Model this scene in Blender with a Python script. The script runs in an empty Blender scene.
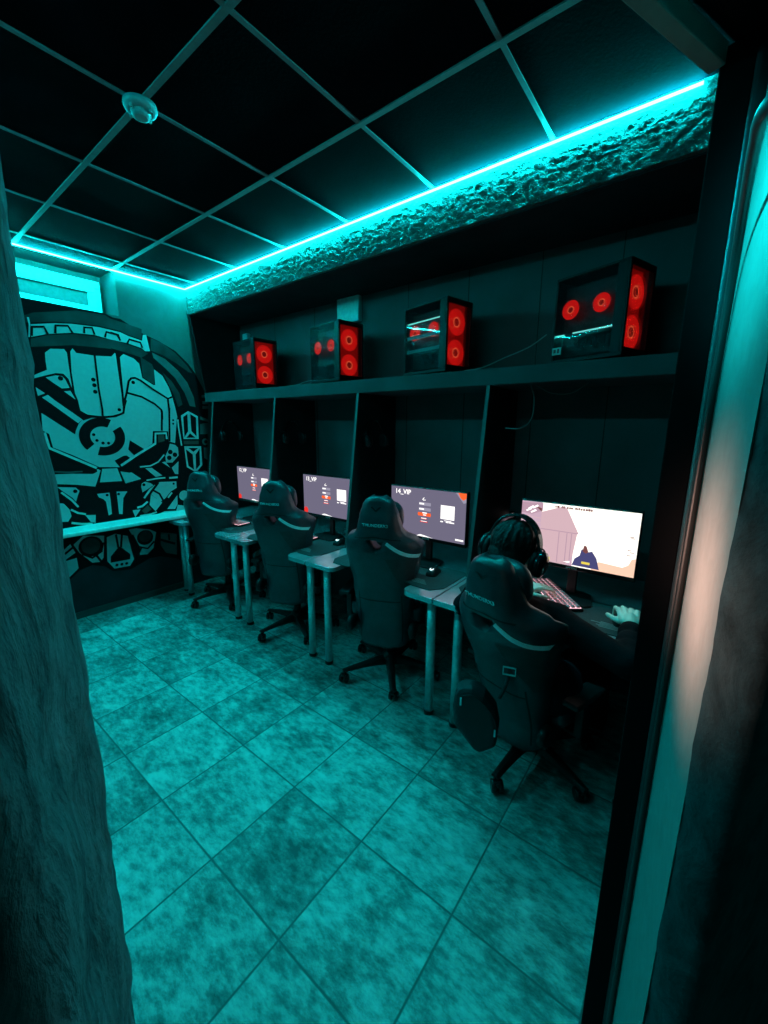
import bpy, bmesh, math, random
from mathutils import Vector, Matrix, noise
PI = math.pi
C = bpy.context.scene.collection
random.seed(7)

# ------------------------------------------------------------------ materials
def new_mat(name):
    m = bpy.data.materials.new(name); m.use_nodes = True
    return m, m.node_tree.nodes, m.node_tree.links, m.node_tree.nodes['Principled BSDF']
def mat(name, col, rough=.5, metal=0, spec=.5, noise_amt=0, noise_scale=40, bump=0, bump_scale=200, coat=0):
    m, N, L, b = new_mat(name)
    b.inputs['Base Color'].default_value = (*col, 1)
    b.inputs['Roughness'].default_value = rough
    b.inputs['Metallic'].default_value = metal
    b.inputs['Specular IOR Level'].default_value = spec
    b.inputs['Coat Weight'].default_value = coat
    tc = N.new('ShaderNodeTexCoord')
    n = N.new('ShaderNodeTexNoise'); n.inputs['Scale'].default_value = noise_scale; n.inputs['Detail'].default_value = 4
    L.new(tc.outputs['Object'], n.inputs['Vector'])
    r = N.new('ShaderNodeValToRGB')
    k = noise_amt or .12
    r.color_ramp.elements[0].position = .3; r.color_ramp.elements[1].position = .7
    r.color_ramp.elements[0].color = (*[c * (1 - k) for c in col], 1)
    r.color_ramp.elements[1].color = (*[min(1, c * (1 + k)) for c in col], 1)
    L.new(n.outputs['Fac'], r.inputs['Fac']); L.new(r.outputs['Color'], b.inputs['Base Color'])
    if bump:
        n2 = N.new('ShaderNodeTexNoise'); n2.inputs['Scale'].default_value = bump_scale; n2.inputs['Detail'].default_value = 5
        L.new(tc.outputs['Object'], n2.inputs['Vector'])
        bp = N.new('ShaderNodeBump'); bp.inputs['Strength'].default_value = bump; bp.inputs['Distance'].default_value = .004
        L.new(n2.outputs['Fac'], bp.inputs['Height']); L.new(bp.outputs['Normal'], b.inputs['Normal'])
    return m
def emit(name, col, s=1.0):
    m = bpy.data.materials.new(name); m.use_nodes = True
    N = m.node_tree.nodes; N.clear()
    e = N.new('ShaderNodeEmission'); o = N.new('ShaderNodeOutputMaterial')
    e.inputs['Color'].default_value = (*col, 1); e.inputs['Strength'].default_value = s
    m.node_tree.links.new(e.outputs[0], o.inputs[0])
    return m
def glass(name, col, rough=.05, trans=.8):
    m, N, L, b = new_mat(name)
    b.inputs['Base Color'].default_value = (*col, 1); b.inputs['Roughness'].default_value = rough
    b.inputs['Transmission Weight'].default_value = trans; b.inputs['IOR'].default_value = 1.25
    b.inputs['Alpha'].default_value = .45
    return m

def floor_material():
    m, N, L, b = new_mat('stone_tile')
    tc = N.new('ShaderNodeTexCoord')
    mp = N.new('ShaderNodeMapping'); mp.inputs['Location'].default_value = (.3187/.3902 + 40, .261/.3902 + 40, 0)
    mp.inputs['Scale'].default_value = (1/.3902, 1/.3902, 1/.3902)
    L.new(tc.outputs['Object'], mp.inputs['Vector'])
    sx = N.new('ShaderNodeSeparateXYZ'); L.new(mp.outputs[0], sx.inputs[0])
    def M(op, a, b_=None, v=None):
        n = N.new('ShaderNodeMath'); n.operation = op
        for i, q in enumerate((a, b_)):
            if q is None: continue
            if isinstance(q, (int, float)): n.inputs[i].default_value = q
            else: L.new(q, n.inputs[i])
        return n.outputs[0]
    def edge(s):
        f = M('FRACT', s); return M('MINIMUM', f, M('SUBTRACT', 1.0, f))
    d = M('MINIMUM', edge(sx.outputs[0]), edge(sx.outputs[1]))
    groove = M('LESS_THAN', d, .0062)
    soft = N.new('ShaderNodeMapRange'); soft.inputs['From Min'].default_value = .004; soft.inputs['From Max'].default_value = .013
    L.new(d, soft.inputs['Value'])
    cb = N.new('ShaderNodeCombineXYZ')
    L.new(M('FLOOR', sx.outputs[0]), cb.inputs[0]); L.new(M('FLOOR', sx.outputs[1]), cb.inputs[1])
    wn = N.new('ShaderNodeTexWhiteNoise'); wn.noise_dimensions = '3D'; L.new(cb.outputs[0], wn.inputs['Vector'])
    # every tile gets its own piece of the stone pattern
    off = N.new('ShaderNodeVectorMath'); off.operation = 'MULTIPLY_ADD'
    L.new(wn.outputs['Color'], off.inputs[0]); off.inputs[1].default_value = (9, 9, 9); L.new(tc.outputs['Object'], off.inputs[2])
    n1 = N.new('ShaderNodeTexNoise'); n1.inputs['Scale'].default_value = 5; n1.inputs['Detail'].default_value = 6; n1.inputs['Roughness'].default_value = .62; n1.inputs['Distortion'].default_value = .5
    n2 = N.new('ShaderNodeTexNoise'); n2.inputs['Scale'].default_value = 34; n2.inputs['Detail'].default_value = 9; n2.inputs['Roughness'].default_value = .72
    st = N.new('ShaderNodeMapping'); st.inputs['Scale'].default_value = (1, .45, 1); st.inputs['Rotation'].default_value = (0, 0, .5)
    L.new(off.outputs[0], st.inputs[0])
    L.new(off.outputs[0], n1.inputs['Vector']); L.new(st.outputs[0], n2.inputs['Vector'])
    s1 = M('MULTIPLY', M('SUBTRACT', n1.outputs['Fac'], .5), 1.25)
    s2 = M('MULTIPLY', M('SUBTRACT', n2.outputs['Fac'], .5), 1.7)
    s3 = M('MULTIPLY', M('SUBTRACT', wn.outputs['Value'], .5), .22)
    tot = M('ADD', M('ADD', M('ADD', s1, s2), s3), .5)
    r = N.new('ShaderNodeValToRGB'); e = r.color_ramp.elements
    e[0].position = .12; e[0].color = (.10, .095, .09, 1); e[1].position = .85; e[1].color = (.68, .65, .62, 1)
    q = r.color_ramp.elements.new(.42); q.color = (.28, .265, .25, 1)
    q = r.color_ramp.elements.new(.60); q.color = (.46, .44, .42, 1)
    L.new(tot, r.inputs['Fac'])
    mx = N.new('ShaderNodeMixRGB'); mx.inputs['Color1'].default_value = (.13, .12, .115, 1)
    L.new(soft.outputs[0], mx.inputs['Fac']); L.new(r.outputs['Color'], mx.inputs['Color2'])
    L.new(mx.outputs[0], b.inputs['Base Color'])
    rr = N.new('ShaderNodeMapRange'); rr.inputs['To Min'].default_value = .62; rr.inputs['To Max'].default_value = .42
    L.new(n2.outputs['Fac'], rr.inputs['Value']); L.new(rr.outputs[0], b.inputs['Roughness'])
    b.inputs['Specular IOR Level'].default_value = .3
    bp = N.new('ShaderNodeBump'); bp.inputs['Strength'].default_value = .5; bp.inputs['Distance'].default_value = .003
    hh = M('ADD', M('MULTIPLY', soft.outputs[0], 1.0), M('MULTIPLY', n2.outputs['Fac'], .35))
    L.new(hh, bp.inputs['Height']); L.new(bp.outputs['Normal'], b.inputs['Normal'])
    return m

def plaster(name, c0, c1, scale, bump, rough=.9, dist=.01, streak=(1, 1, 1)):
    m, N, L, b = new_mat(name)
    tc = N.new('ShaderNodeTexCoord'); mp = N.new('ShaderNodeMapping'); mp.inputs['Scale'].default_value = streak
    L.new(tc.outputs['Object'], mp.inputs['Vector'])
    n = N.new('ShaderNodeTexNoise'); n.inputs['Scale'].default_value = scale; n.inputs['Detail'].default_value = 8; n.inputs['Roughness'].default_value = .65
    n.inputs['Distortion'].default_value = .6
    L.new(mp.outputs[0], n.inputs['Vector'])
    r = N.new('ShaderNodeValToRGB'); r.color_ramp.elements[0].position = .35; r.color_ramp.elements[1].position = .65
    r.color_ramp.elements[0].color = (*c0, 1); r.color_ramp.elements[1].color = (*c1, 1)
    L.new(n.outputs['Fac'], r.inputs['Fac']); L.new(r.outputs['Color'], b.inputs['Base Color'])
    v = N.new('ShaderNodeTexNoise'); v.inputs['Scale'].default_value = scale * 3.2; v.inputs['Detail'].default_value = 6
    L.new(mp.outputs[0], v.inputs['Vector'])
    ad = N.new('ShaderNodeMath'); ad.operation = 'ADD'; L.new(n.outputs['Fac'], ad.inputs[0]); L.new(v.outputs['Fac'], ad.inputs[1])
    bp = N.new('ShaderNodeBump'); bp.inputs['Strength'].default_value = bump; bp.inputs['Distance'].default_value = dist
    L.new(ad.outputs[0], bp.inputs['Height']); L.new(bp.outputs['Normal'], b.inputs['Normal'])
    b.inputs['Roughness'].default_value = rough; b.inputs['Specular IOR Level'].default_value = .25
    return m

M_floor = floor_material()
M_ceil = mat('ceiling_tile_dark', (.0040, .0046, .0068), .9, spec=.02, noise_amt=.3, noise_scale=6, bump=.3, bump_scale=90)
M_tee = mat('ceiling_tee_grey', (.26, .25, .25), .5)
M_wall = plaster('painted_wall', (.082, .080, .078), (.100, .098, .095), 7, .15, dist=.003)
M_wall_dark = mat('dark_wall_paint', (.026, .028, .033), .8, spec=.1, noise_amt=.25, noise_scale=5, bump=.2, bump_scale=60)
M_booth = mat('booth_board_black', (.016, .016, .018), .6, spec=.15, noise_amt=.2, noise_scale=9)
M_booth_in = mat('booth_back_panel', (.085, .085, .09), .65, spec=.15, noise_amt=.15, noise_scale=4)
M_edge = mat('board_edge_band', (.12, .115, .115), .5)
M_beam = plaster('rough_beam_plaster', (.085, .083, .08), (.17, .165, .16), 42, 1.0, dist=.010, streak=(1, .55, 1))
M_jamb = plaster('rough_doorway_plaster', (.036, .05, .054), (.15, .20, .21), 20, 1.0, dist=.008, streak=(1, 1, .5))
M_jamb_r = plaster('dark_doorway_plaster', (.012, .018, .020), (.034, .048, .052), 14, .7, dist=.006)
M_reveal = plaster('smooth_white_reveal', (.175, .165, .155), (.20, .19, .18), 30, .12, dist=.002)
M_post = mat('black_metal', (.0022, .0022, .0028), .6, spec=.02)
M_tube = mat('dark_tube', (.02, .022, .024), .45, spec=.25)
M_trim = mat('brown_frame', (.16, .09, .08), .6)
M_black = mat('black_plastic', (.010, .010, .011), .42, spec=.3)
M_blackg = mat('gloss_black_plastic', (.01, .01, .011), .18)
M_leather = mat('black_leatherette', (.030, .033, .040), .34, noise_amt=.2, noise_scale=30, bump=.25, bump_scale=260, spec=.6)
M_fabric = mat('dark_brown_mesh_fabric', (.060, .042, .044), .8, bump=.4, bump_scale=500)
M_stripe = mat('reflective_piping', (.9, .9, .88), .35)
M_letter = mat('silver_lettering', (.75, .75, .75), .4)
M_chrome = mat('satin_steel_tube', (.78, .79, .79), .38, metal=.6)
M_desk = mat('grey_brown_laminate', (.80, .62, .66), .22, metal=.62, spec=1, noise_amt=.15, noise_scale=12)
M_mat = mat('black_cloth_mat', (.030, .034, .036), .8, bump=.2, bump_scale=700)
M_matprint = mat('mat_print', (.20, .22, .22), .8)
M_counter = mat('glossy_cream_counter', (.88, .86, .82), .2, spec=.6)
M_pvc = mat('white_window_frame', (.82, .82, .8), .35)
M_skin = mat('skin', (.80, .70, .60), .5, noise_amt=.08, noise_scale=25)
M_hair = mat('black_hair', (.012, .011, .011), .5, spec=.15, bump=.8, bump_scale=120)
M_cloth = mat('black_jacket_cloth', (.007, .007, .009), .85, spec=.08, noise_amt=.3, noise_scale=20, bump=.4, bump_scale=60)
M_jean = mat('dark_trousers', (.008, .009, .013), .85, spec=.1, bump=.3, bump_scale=200)
M_bag = mat('black_nylon', (.022, .022, .026), .6, bump=.3, bump_scale=400)
M_white = mat('white_plastic', (.75, .75, .73), .4)
M_det = mat('smoke_detector_plastic', (.42, .42, .42), .4)
M_led = emit('led_cyan', (.0022, .84, .92), 430)
M_led_dim = emit('led_cyan_dim', (.0022, .84, .92), 110)
M_red = emit('fan_red_glow', (1, .010, .008), .85)
M_redhub = emit('fan_orange_ring', (1, .10, .04), 1.3)
M_reddark = emit('fan_centre_dim', (1, .03, .02), .22)
M_redback = emit('red_case_glow', (1, .008, .006), .24)
M_pccase = mat('computer_case_black', (.008, .008, .010), .4, spec=.12)
M_pcglass = glass('tinted_side_glass', (.12, .12, .14), .03, .9)
M_pcpart = mat('circuit_board', (.04, .04, .045), .5, noise_amt=.6, noise_scale=60)
M_led_sm = emit('computer_light_bar', (.25, 1, .9), 1.4)
M_cable = mat('black_cable', (.012, .012, .012), .45)
M_cableg = mat('grey_cable', (.22, .22, .22), .5)
M_pane = mat('frosted_pane', (.10, .12, .12), .15, spec=.6)
M_key = emit('key_glow_pink', (1, .55, .62), 1.9)
M_keycap = mat('keycap', (.42, .26, .28), .45)  # pink of the key backlight put into the cap colour
M_base = mat('baseboard_dark', (.05, .048, .045), .5)

# ------------------------------------------------------------------ building helpers
def tag(o, label=None, cat=None, group=None, kind=None):
    if label: o['label'] = label
    if cat: o['category'] = cat
    if group: o['group'] = group
    if kind: o['kind'] = kind
    return o
def empty(name, loc=(0, 0, 0), rz=0, label=None, cat=None, group=None, parent=None):
    o = bpy.data.objects.new(name, None); C.objects.link(o)
    o.location = loc; o.rotation_euler = (0, 0, rz); o.empty_display_size = .1
    if parent: o.parent = parent
    return tag(o, label, cat, group)
def link(name, bm, m, parent=None, smooth=False, bevel=0, loc=None, rot=None, seg=2, angle=.6):
    me = bpy.data.meshes.new(name)
    bmesh.ops.recalc_face_normals(bm, faces=bm.faces)
    bm.to_mesh(me); bm.free()
    for q in (m if isinstance(m, (list, tuple)) else [m]): me.materials.append(q)
    o = bpy.data.objects.new(name, me); C.objects.link(o)
    if parent: o.parent = parent
    if loc: o.location = loc
    if rot: o.rotation_euler = rot
    if smooth:
        for p in me.polygons: p.use_smooth = True
    if bevel:
        b = o.modifiers.new('bevel', 'BEVEL'); b.width = bevel; b.segments = seg; b.limit_method = 'ANGLE'; b.angle_limit = angle
    return o
def kids(o): return [c for c in bpy.data.objects if c.parent == o]
def copy_tree(o, parent=None):
    c = o.copy(); C.objects.link(c)
    if parent: c.parent = parent
    for ch in kids(o):
        copy_tree(ch, c)
    return c
def box(bm, x0, y0, z0, x1, y1, z1, mi=0, mtx=None):
    vs = [bm.verts.new(p) for p in ((x0,y0,z0),(x1,y0,z0),(x1,y1,z0),(x0,y1,z0),(x0,y0,z1),(x1,y0,z1),(x1,y1,z1),(x0,y1,z1))]
    if mtx:
        for v in vs: v.co = mtx @ v.co
    for f in ((0,3,2,1),(4,5,6,7),(0,1,5,4),(1,2,6,5),(2,3,7,6),(3,0,4,7)):
        q = bm.faces.new([vs[i] for i in f]); q.material_index = mi
def prism(bm, pts, z0, z1, mi=0, mtx=None):
    a = [bm.verts.new((x, y, z0)) for x, y in pts]; b = [bm.verts.new((x, y, z1)) for x, y in pts]
    if mtx:
        for v in a + b: v.co = mtx @ v.co
    n = len(pts)
    fs = [bm.faces.new(a[::-1]), bm.faces.new(b)]
    for i in range(n): fs.append(bm.faces.new((a[i], a[(i+1) % n], b[(i+1) % n], b[i])))
    for f in fs: f.material_index = mi
def tube(bm, pts, r, n=10, mi=0, caps=True):
    pts = [Vector(p) for p in pts]; rings = []
    rs = r if isinstance(r, (list, tuple)) else [r] * len(pts)
    up = Vector((0, 0, 1)); prev = None
    for i, p in enumerate(pts):
        d = (pts[min(i+1, len(pts)-1)] - pts[max(i-1, 0)]).normalized()
        if prev is None:
            a = d.cross(up if abs(d.z) < .95 else Vector((1, 0, 0))).normalized()
        else:
            a = (prev - d * prev.dot(d)).normalized()
        prev = a; b = d.cross(a)
        rings.append([bm.verts.new(p + (a * math.cos(t) + b * math.sin(t)) * rs[i]) for t in [2*PI*k/n for k in range(n)]])
    for u, v in zip(rings, rings[1:]):
        for k in range(n):
            f = bm.faces.new((u[k], u[(k+1) % n], v[(k+1) % n], v[k])); f.material_index = mi; f.smooth = True
    if caps:
        for q in (rings[0][::-1], rings[-1]):
            f = bm.faces.new(q); f.material_index = mi
def lathe(bm, prof, n=24, mtx=None, mi=0):
    rings = []
    for r, z in prof:
        ring = [bm.verts.new((r*math.cos(2*PI*k/n), r*math.sin(2*PI*k/n), z)) for k in range(n)]
        if mtx:
            for v in ring: v.co = mtx @ v.co
        rings.append(ring)
    for u, v in zip(rings, rings[1:]):
        for k in range(n):
            f = bm.faces.new((u[k], u[(k+1) % n], v[(k+1) % n], v[k])); f.material_index = mi; f.smooth = True
    for q in (rings[0][::-1], rings[-1]):
        f = bm.faces.new(q); f.material_index = mi
def BM(): return bmesh.new()
def curve_pts(ctrl, n=24):
    P = [Vector(p) for p in ctrl]; P = [P[0]*2 - P[1]] + P + [P[-1]*2 - P[-2]]
    out = []
    for i in range(1, len(P)-2):
        for k in range(n):
            t = k/n; a, b, c, d = P[i-1:i+3]
            out.append(.5*((2*b) + (c-a)*t + (2*a-5*b+4*c-d)*t*t + (3*b-a-3*c+d)*t**3))
    out.append(P[-2]); return out
def ngon(bm, pts3, mi=0):
    vs = [bm.verts.new(p) for p in pts3]
    es = [bm.edges.new((vs[i], vs[(i+1) % len(vs)])) for i in range(len(vs))]
    r = bmesh.ops.triangle_fill(bm, use_beauty=True, use_dissolve=False, edges=es)
    for g in r['geom']:
        if isinstance(g, bmesh.types.BMFace): g.material_index = mi
def ribbon(pts, w):
    L_, R_ = [], []
    for i, p in enumerate(pts):
        a = Vector(pts[max(i-1, 0)]); b = Vector(pts[min(i+1, len(pts)-1)])
        d = (b - a); d = d.normalized() if d.length > 1e-9 else Vector((1, 0))
        n = Vector((-d.y, d.x)) * w / 2
        L_.append((p[0]+n.x, p[1]+n.y)); R_.append((p[0]-n.x, p[1]-n.y))
    return L_, R_
def text_mesh(s, size, extrude=.0005, offset=0):
    cu = bpy.data.curves.new('lettering', 'FONT'); cu.body = s; cu.size = size; cu.extrude = extrude; cu.offset = offset
    cu.align_x = 'CENTER'; cu.align_y = 'CENTER'; cu.resolution_u = 3
    t = bpy.data.objects.new('lettering', cu); C.objects.link(t)
    dg = bpy.context.evaluated_depsgraph_get(); dg.update()
    me = bpy.data.meshes.new_from_object(t.evaluated_get(dg))
    bpy.data.objects.remove(t); bpy.data.curves.remove(cu)
    return me
def bake(o):
    dg = bpy.context.evaluated_depsgraph_get(); dg.update()
    me = bpy.data.meshes.new_from_object(o.evaluated_get(dg))
    old = o.data; o.modifiers.clear(); o.data = me; bpy.data.meshes.remove(old)
MURAL = [
(0,'K',0,[(-0.199,2.18),(-0.115,2.245),(-0.006,2.305),(0.118,2.36),(0.308,2.391),(0.468,2.406),(0.608,2.404),(0.774,2.317),(0.892,2.28),(1.032,2.217),(1.142,2.119),(1.193,2.053),(1.251,1.94),(1.31,1.804),(1.24,1.127),(1.175,0.627),(1.125,0.195),(0.934,0.246),(0.844,0.311),(0.71,0.364),(0.622,0.368),(0.499,0.324),(0.456,0.308),(0.317,0.329),(0.256,0.391),(0.173,0.423),(0.087,0.403),(-0.01,0.329),(-0.239,0.336),(-0.451,0.406)]),
(1,'G',0,[(-0.149,2.167),(-0.035,2.254),(0.024,2.269),(0.162,2.299),(0.274,2.313),(0.445,2.322),(0.598,2.312),(0.628,2.296),(0.755,2.27),(0.764,2.354),(0.637,2.377),(0.535,2.392),(0.5,2.411),(0.31,2.405),(0.047,2.338),(-0.029,2.297),(-0.142,2.217)]),
(1,'G',0,[(0.83,2.293),(0.925,2.265),(1.031,2.198),(1.129,2.103),(1.173,2.038),(1.136,2.046),(1.023,2.114),(0.914,2.166),(0.819,2.191)]),
(1,'M',0,[(0.828,2.176),(0.934,2.136),(1.04,2.048),(1.115,1.952),(1.165,1.826),(1.176,1.731),(1.12,1.74),(1.081,1.856),(1.009,1.977),(0.926,2.058),(0.835,2.134)]),
(1,'G',0,[(0.9,2.022),(0.972,1.951),(1.033,1.853),(1.053,1.749),(1.008,1.724),(0.983,1.827)]),
(1,'G',0,[(0.009,2.158),(0.11,2.197),(0.264,2.231),(0.408,2.237),(0.588,2.226),(0.638,2.212),(0.746,2.191),(0.795,2.161),(0.738,2.122),(0.679,2.135),(0.509,2.168),(0.516,2.161),(0.254,2.151),(0.001,2.101)]),
(1,'T',0,[(0.022,2.256),(0.16,2.288),(0.273,2.304),(0.444,2.312),(0.597,2.3),(0.655,2.28),(0.757,2.26),(0.769,2.309),(0.795,2.313),(0.813,2.185),(0.774,2.179),(0.747,2.2),(0.639,2.224),(0.517,2.233),(0.41,2.249),(0.265,2.241),(0.111,2.206),(0.014,2.17)]),
(1,'T',0,[(0.007,2.3),(0.019,2.3),(0.02,2.256),(0.007,2.171),(-0.003,2.165),(0.011,2.254)]),
(3,'K',0.0162,[(0.015,2.177),(0.027,2.239),(0.095,2.252),(0.111,2.206)]),
(3,'K',0.0162,[(0.157,2.218),(0.166,2.273),(0.242,2.285),(0.265,2.238)]),
(3,'K',0.0162,[(0.341,2.249),(0.346,2.292),(0.398,2.299),(0.41,2.251)]),
(3,'K',0.0162,[(0.48,2.243),(0.494,2.285),(0.567,2.277),(0.587,2.241)]),
(3,'K',0.0162,[(0.523,2.286),(0.578,2.277),(0.587,2.234)]),
(3,'K',0.0162,[(0.639,2.222),(0.657,2.255),(0.741,2.243),(0.752,2.203)]),
(1,'T',0,[(0.078,2.072),(0.113,2.105),(0.197,2.115),(0.212,2.09),(0.211,1.996),(0.212,1.835),(0.198,1.901),(0.17,1.936),(0.122,1.936),(0.05,1.91),(-0.007,1.887),(-0.004,1.91),(0.074,1.954),(0.074,2.008)]),
(1,'T',0,[(0.06,1.899),(0.12,1.919),(0.159,1.918),(0.177,1.896),(0.196,1.836),(0.148,1.828),(0.115,1.853)]),
(3,'K',-0.0166,[(0.148,1.901)]),
(1,'T',0,[(0.157,1.808),(0.199,1.815),(0.224,1.751)]),
(1,'T',0,[(-0.008,1.826),(0.041,1.786),(-0.003,1.765)]),
(1,'T',0,[(0.018,1.755),(0.056,1.776),(0.09,1.741),(0.25,1.601),(0.219,1.573),(0.04,1.738)]),
(1,'T',0,[(0.235,2.102),(0.251,2.128),(0.272,2.098),(0.382,2.093),(0.51,2.102),(0.537,2.134),(0.542,2.127),(0.55,1.738),(0.543,1.674),(0.532,1.659),(0.452,1.634),(0.377,1.631),(0.289,1.64),(0.245,1.669),(0.238,1.749),(0.226,1.798),(0.224,1.951)]),
(3,'K',0.0145,[(0.391,2.094),(0.388,1.848),(0.395,1.679),(0.391,1.632)]),
(3,'K',-0.0155,[(0.36,1.91)]),
(3,'K',-0.0155,[(0.362,1.868)]),
(3,'K',-0.0155,[(0.362,1.818)]),
(3,'K',-0.0133,[(0.518,1.685)]),
(1,'T',0,[(0.565,2.1),(0.6,2.133),(0.676,2.107),(0.714,2.07),(0.726,1.957),(0.81,1.905),(0.827,1.906),(0.83,2.037),(0.896,1.989),(0.943,1.892),(0.964,1.814),(0.983,1.712),(0.997,1.609),(0.99,1.637),(0.949,1.4),(0.893,1.416),(0.895,1.507),(0.765,1.51),(0.748,1.4),(0.473,1.223),(0.471,1.212),(0.319,1.224),(0.156,1.327),(0.037,1.392),(0.027,1.493),(-0.009,1.517),(0.001,1.644),(0.188,1.486),(0.196,1.516),(0.222,1.569),(0.249,1.599),(0.304,1.62),(0.394,1.616),(0.535,1.646),(0.554,1.659),(0.554,1.728)]),
(3,'K',0.017,[(0.562,2.12),(0.559,1.947),(0.554,1.728)]),
(3,'K',0.017,[(0.552,1.717),(0.589,1.824),(0.615,1.921),(0.638,1.946),(0.668,1.951),(0.708,1.934),(0.806,1.866),(0.922,1.795),(0.964,1.814)]),
(3,'K',0.017,[(0.922,1.795),(0.924,1.687),(0.927,1.716),(0.9,1.416)]),
(3,'K',0.017,[(0.594,1.825),(0.703,1.799),(0.804,1.744),(0.855,1.696),(0.857,1.607),(0.86,1.691),(0.841,1.513)]),
(3,'K',0.017,[(0.25,1.601),(0.314,1.625),(0.395,1.622),(0.48,1.631),(0.546,1.659),(0.561,1.723),(0.578,1.766)]),
(3,'K',-0.0144,[(0.649,1.913)]),
(3,'K',-0.0089,[(0.951,1.607)]),
(3,'K',-0.0089,[(0.948,1.575)]),
(2,'G',0,[(0.729,2.126),(0.818,2.079),(0.83,2.037),(0.819,1.907),(0.732,1.963)]),
(3,'K',0,[(0.569,1.435),(0.678,1.354),(0.589,1.305),(0.548,1.357)]),
(3,'K',0,[(0.502,1.304),(0.528,1.308),(0.565,1.278),(0.493,1.222),(0.467,1.213),(0.434,1.269)]),
(2,'K',0,[(0.754,1.4),(0.776,1.491),(0.87,1.49),(0.892,1.402),(0.852,1.321),(0.793,1.242),(0.711,1.206),(0.667,1.198),(0.703,1.131),(0.733,1.105),(0.635,1.103),(0.567,1.155),(0.469,1.185),(0.473,1.218)]),
(4,'L',0.0187,[(0.478,1.225),(0.604,1.304),(0.773,1.4),(0.783,1.488),(0.875,1.49),(0.877,1.438)]),
(4,'B',0,[(0.803,1.476),(0.857,1.475),(0.857,1.421),(0.799,1.407)]),
(4,'L',0.0119,[(0.624,1.203),(0.711,1.206),(0.781,1.237),(0.839,1.298)]),
(2,'K',0,[(0.001,1.503),(0.016,1.383),(0.297,1.225),(0.301,1.188),(0.267,1.172),(0.004,1.2),(-0.038,1.264)]),
(4,'L',0.0187,[(-0.001,1.503),(0.015,1.388),(0.3,1.218)]),
(4,'M',0.0111,[(0.006,1.212),(0.114,1.198),(0.2,1.198)]),
(1,'T',0,[(0.011,1.19),(0.233,1.183),(0.308,1.208),(0.325,1.196),(0.273,1.068),(0.144,1.098),(0.005,1.118)]),
(1,'T',0,[(0.338,1.208),(0.448,1.204),(0.472,1.094),(0.37,1.097),(0.309,1.099)]),
(1,'T',0,[(0.469,1.176),(0.543,1.157),(0.538,1.174),(0.624,1.098),(0.496,1.071),(0.503,1.07)]),
(3,'T',0,[(0.666,1.189),(0.72,1.188),(0.804,1.111),(0.745,1.104)]),
(2,'T',0,[(0.901,1.396),(0.947,1.383),(0.971,1.358),(0.97,1.285),(0.907,1.223),(0.849,1.226),(0.849,1.286),(0.881,1.343)]),
(3,'K',-0.021,[(0.896,1.321)]),
(3,'K',-0.021,[(0.936,1.293)]),
(3,'K',-0.021,[(0.882,1.268)]),
(1,'T',0,[(0.814,1.231),(0.844,1.236),(0.884,1.174)]),
(1,'T',0,[(0.964,1.231),(0.95,1.11),(0.92,1.115),(0.896,1.175)]),
(1,'L',0,[(1.027,1.649),(1.099,1.693),(1.19,1.647),(1.179,1.432),(1.031,1.435)]),
(2,'K',0,[(1.047,1.638),(1.089,1.665),(1.081,1.506),(1.041,1.452)]),
(2,'K',0,[(1.116,1.666),(1.169,1.634),(1.159,1.457),(1.113,1.509)]),
(2,'K',0,[(1.059,1.446),(1.098,1.488),(1.145,1.445)]),
(1,'B',0,[(1.029,1.42),(1.175,1.417),(1.174,1.382),(1.03,1.386)]),
(1,'L',0,[(1.031,1.368),(1.196,1.362),(1.193,1.179),(1.121,1.114),(1.037,1.171)]),
(2,'K',0,[(1.044,1.339),(1.105,1.287),(1.104,1.141),(1.053,1.182)]),
(2,'K',0,[(1.178,1.338),(1.133,1.286),(1.126,1.143),(1.169,1.183)]),
(2,'K',0,[(1.069,1.351),(1.166,1.347),(1.114,1.312)]),
(1,'M',0,[(1.248,1.791),(1.326,1.793),(1.323,1.763),(1.246,1.762)]),
(1,'M',0,[(1.244,1.746),(1.322,1.747),(1.319,1.717),(1.242,1.717)]),
(1,'M',0,[(1.245,1.849),(1.335,1.85),(1.333,1.826),(1.242,1.823)]),
(1,'M',0,[(1.209,1.647),(1.299,1.618),(1.297,1.591),(1.209,1.617)]),
(1,'M',0,[(1.205,1.574),(1.283,1.587),(1.282,1.478),(1.196,1.478)]),
(1,'M',-0.0332,[(1.243,1.405)]),
(2,'K',-0.0177,[(1.247,1.405)]),
(1,'M',0,[(1.222,1.349),(1.265,1.347),(1.249,1.226),(1.219,1.247)]),
(2,'L',0.0128,[(0.994,1.613),(0.994,1.542),(1.007,1.375)]),
(2,'L',0.0128,[(0.665,1.08),(0.754,1.089),(0.829,1.089)]),
(2,'L',0.017,[(0.863,1.083),(0.941,1.083)]),
(1,'T',0,[(0.625,1.058),(0.653,1.07),(0.7,1.05),(0.72,1.03),(0.621,0.977),(0.616,1.03)]),
(3,'K',-0.0133,[(0.639,1.044)]),
(1,'T',0,[(0.773,1.054),(0.925,1.045),(0.922,0.984),(0.869,0.959),(0.809,0.899),(0.766,0.874),(0.69,0.953),(0.747,1.021)]),
(3,'K',-0.01,[(0.897,1.026)]),
(1,'T',0,[(0.689,0.949),(0.779,0.864),(0.712,0.794),(0.668,0.858)]),
(3,'K',0.017,[(0.715,0.983),(0.762,0.948),(0.79,0.877)]),
(3,'K',0.0213,[(0.761,1.05),(0.685,0.963),(0.622,0.889)]),
(1,'L',0.0213,[(0.631,0.923),(0.688,0.993),(0.76,1.038)]),
(1,'L',0.017,[(0.564,0.848),(0.608,0.856),(0.655,0.89)]),
(2,'B',0,[(0.598,0.816),(0.652,0.861),(0.68,0.815),(0.621,0.78)]),
(1,'T',0,[(0.525,0.831),(0.589,0.829),(0.539,0.766)]),
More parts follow.
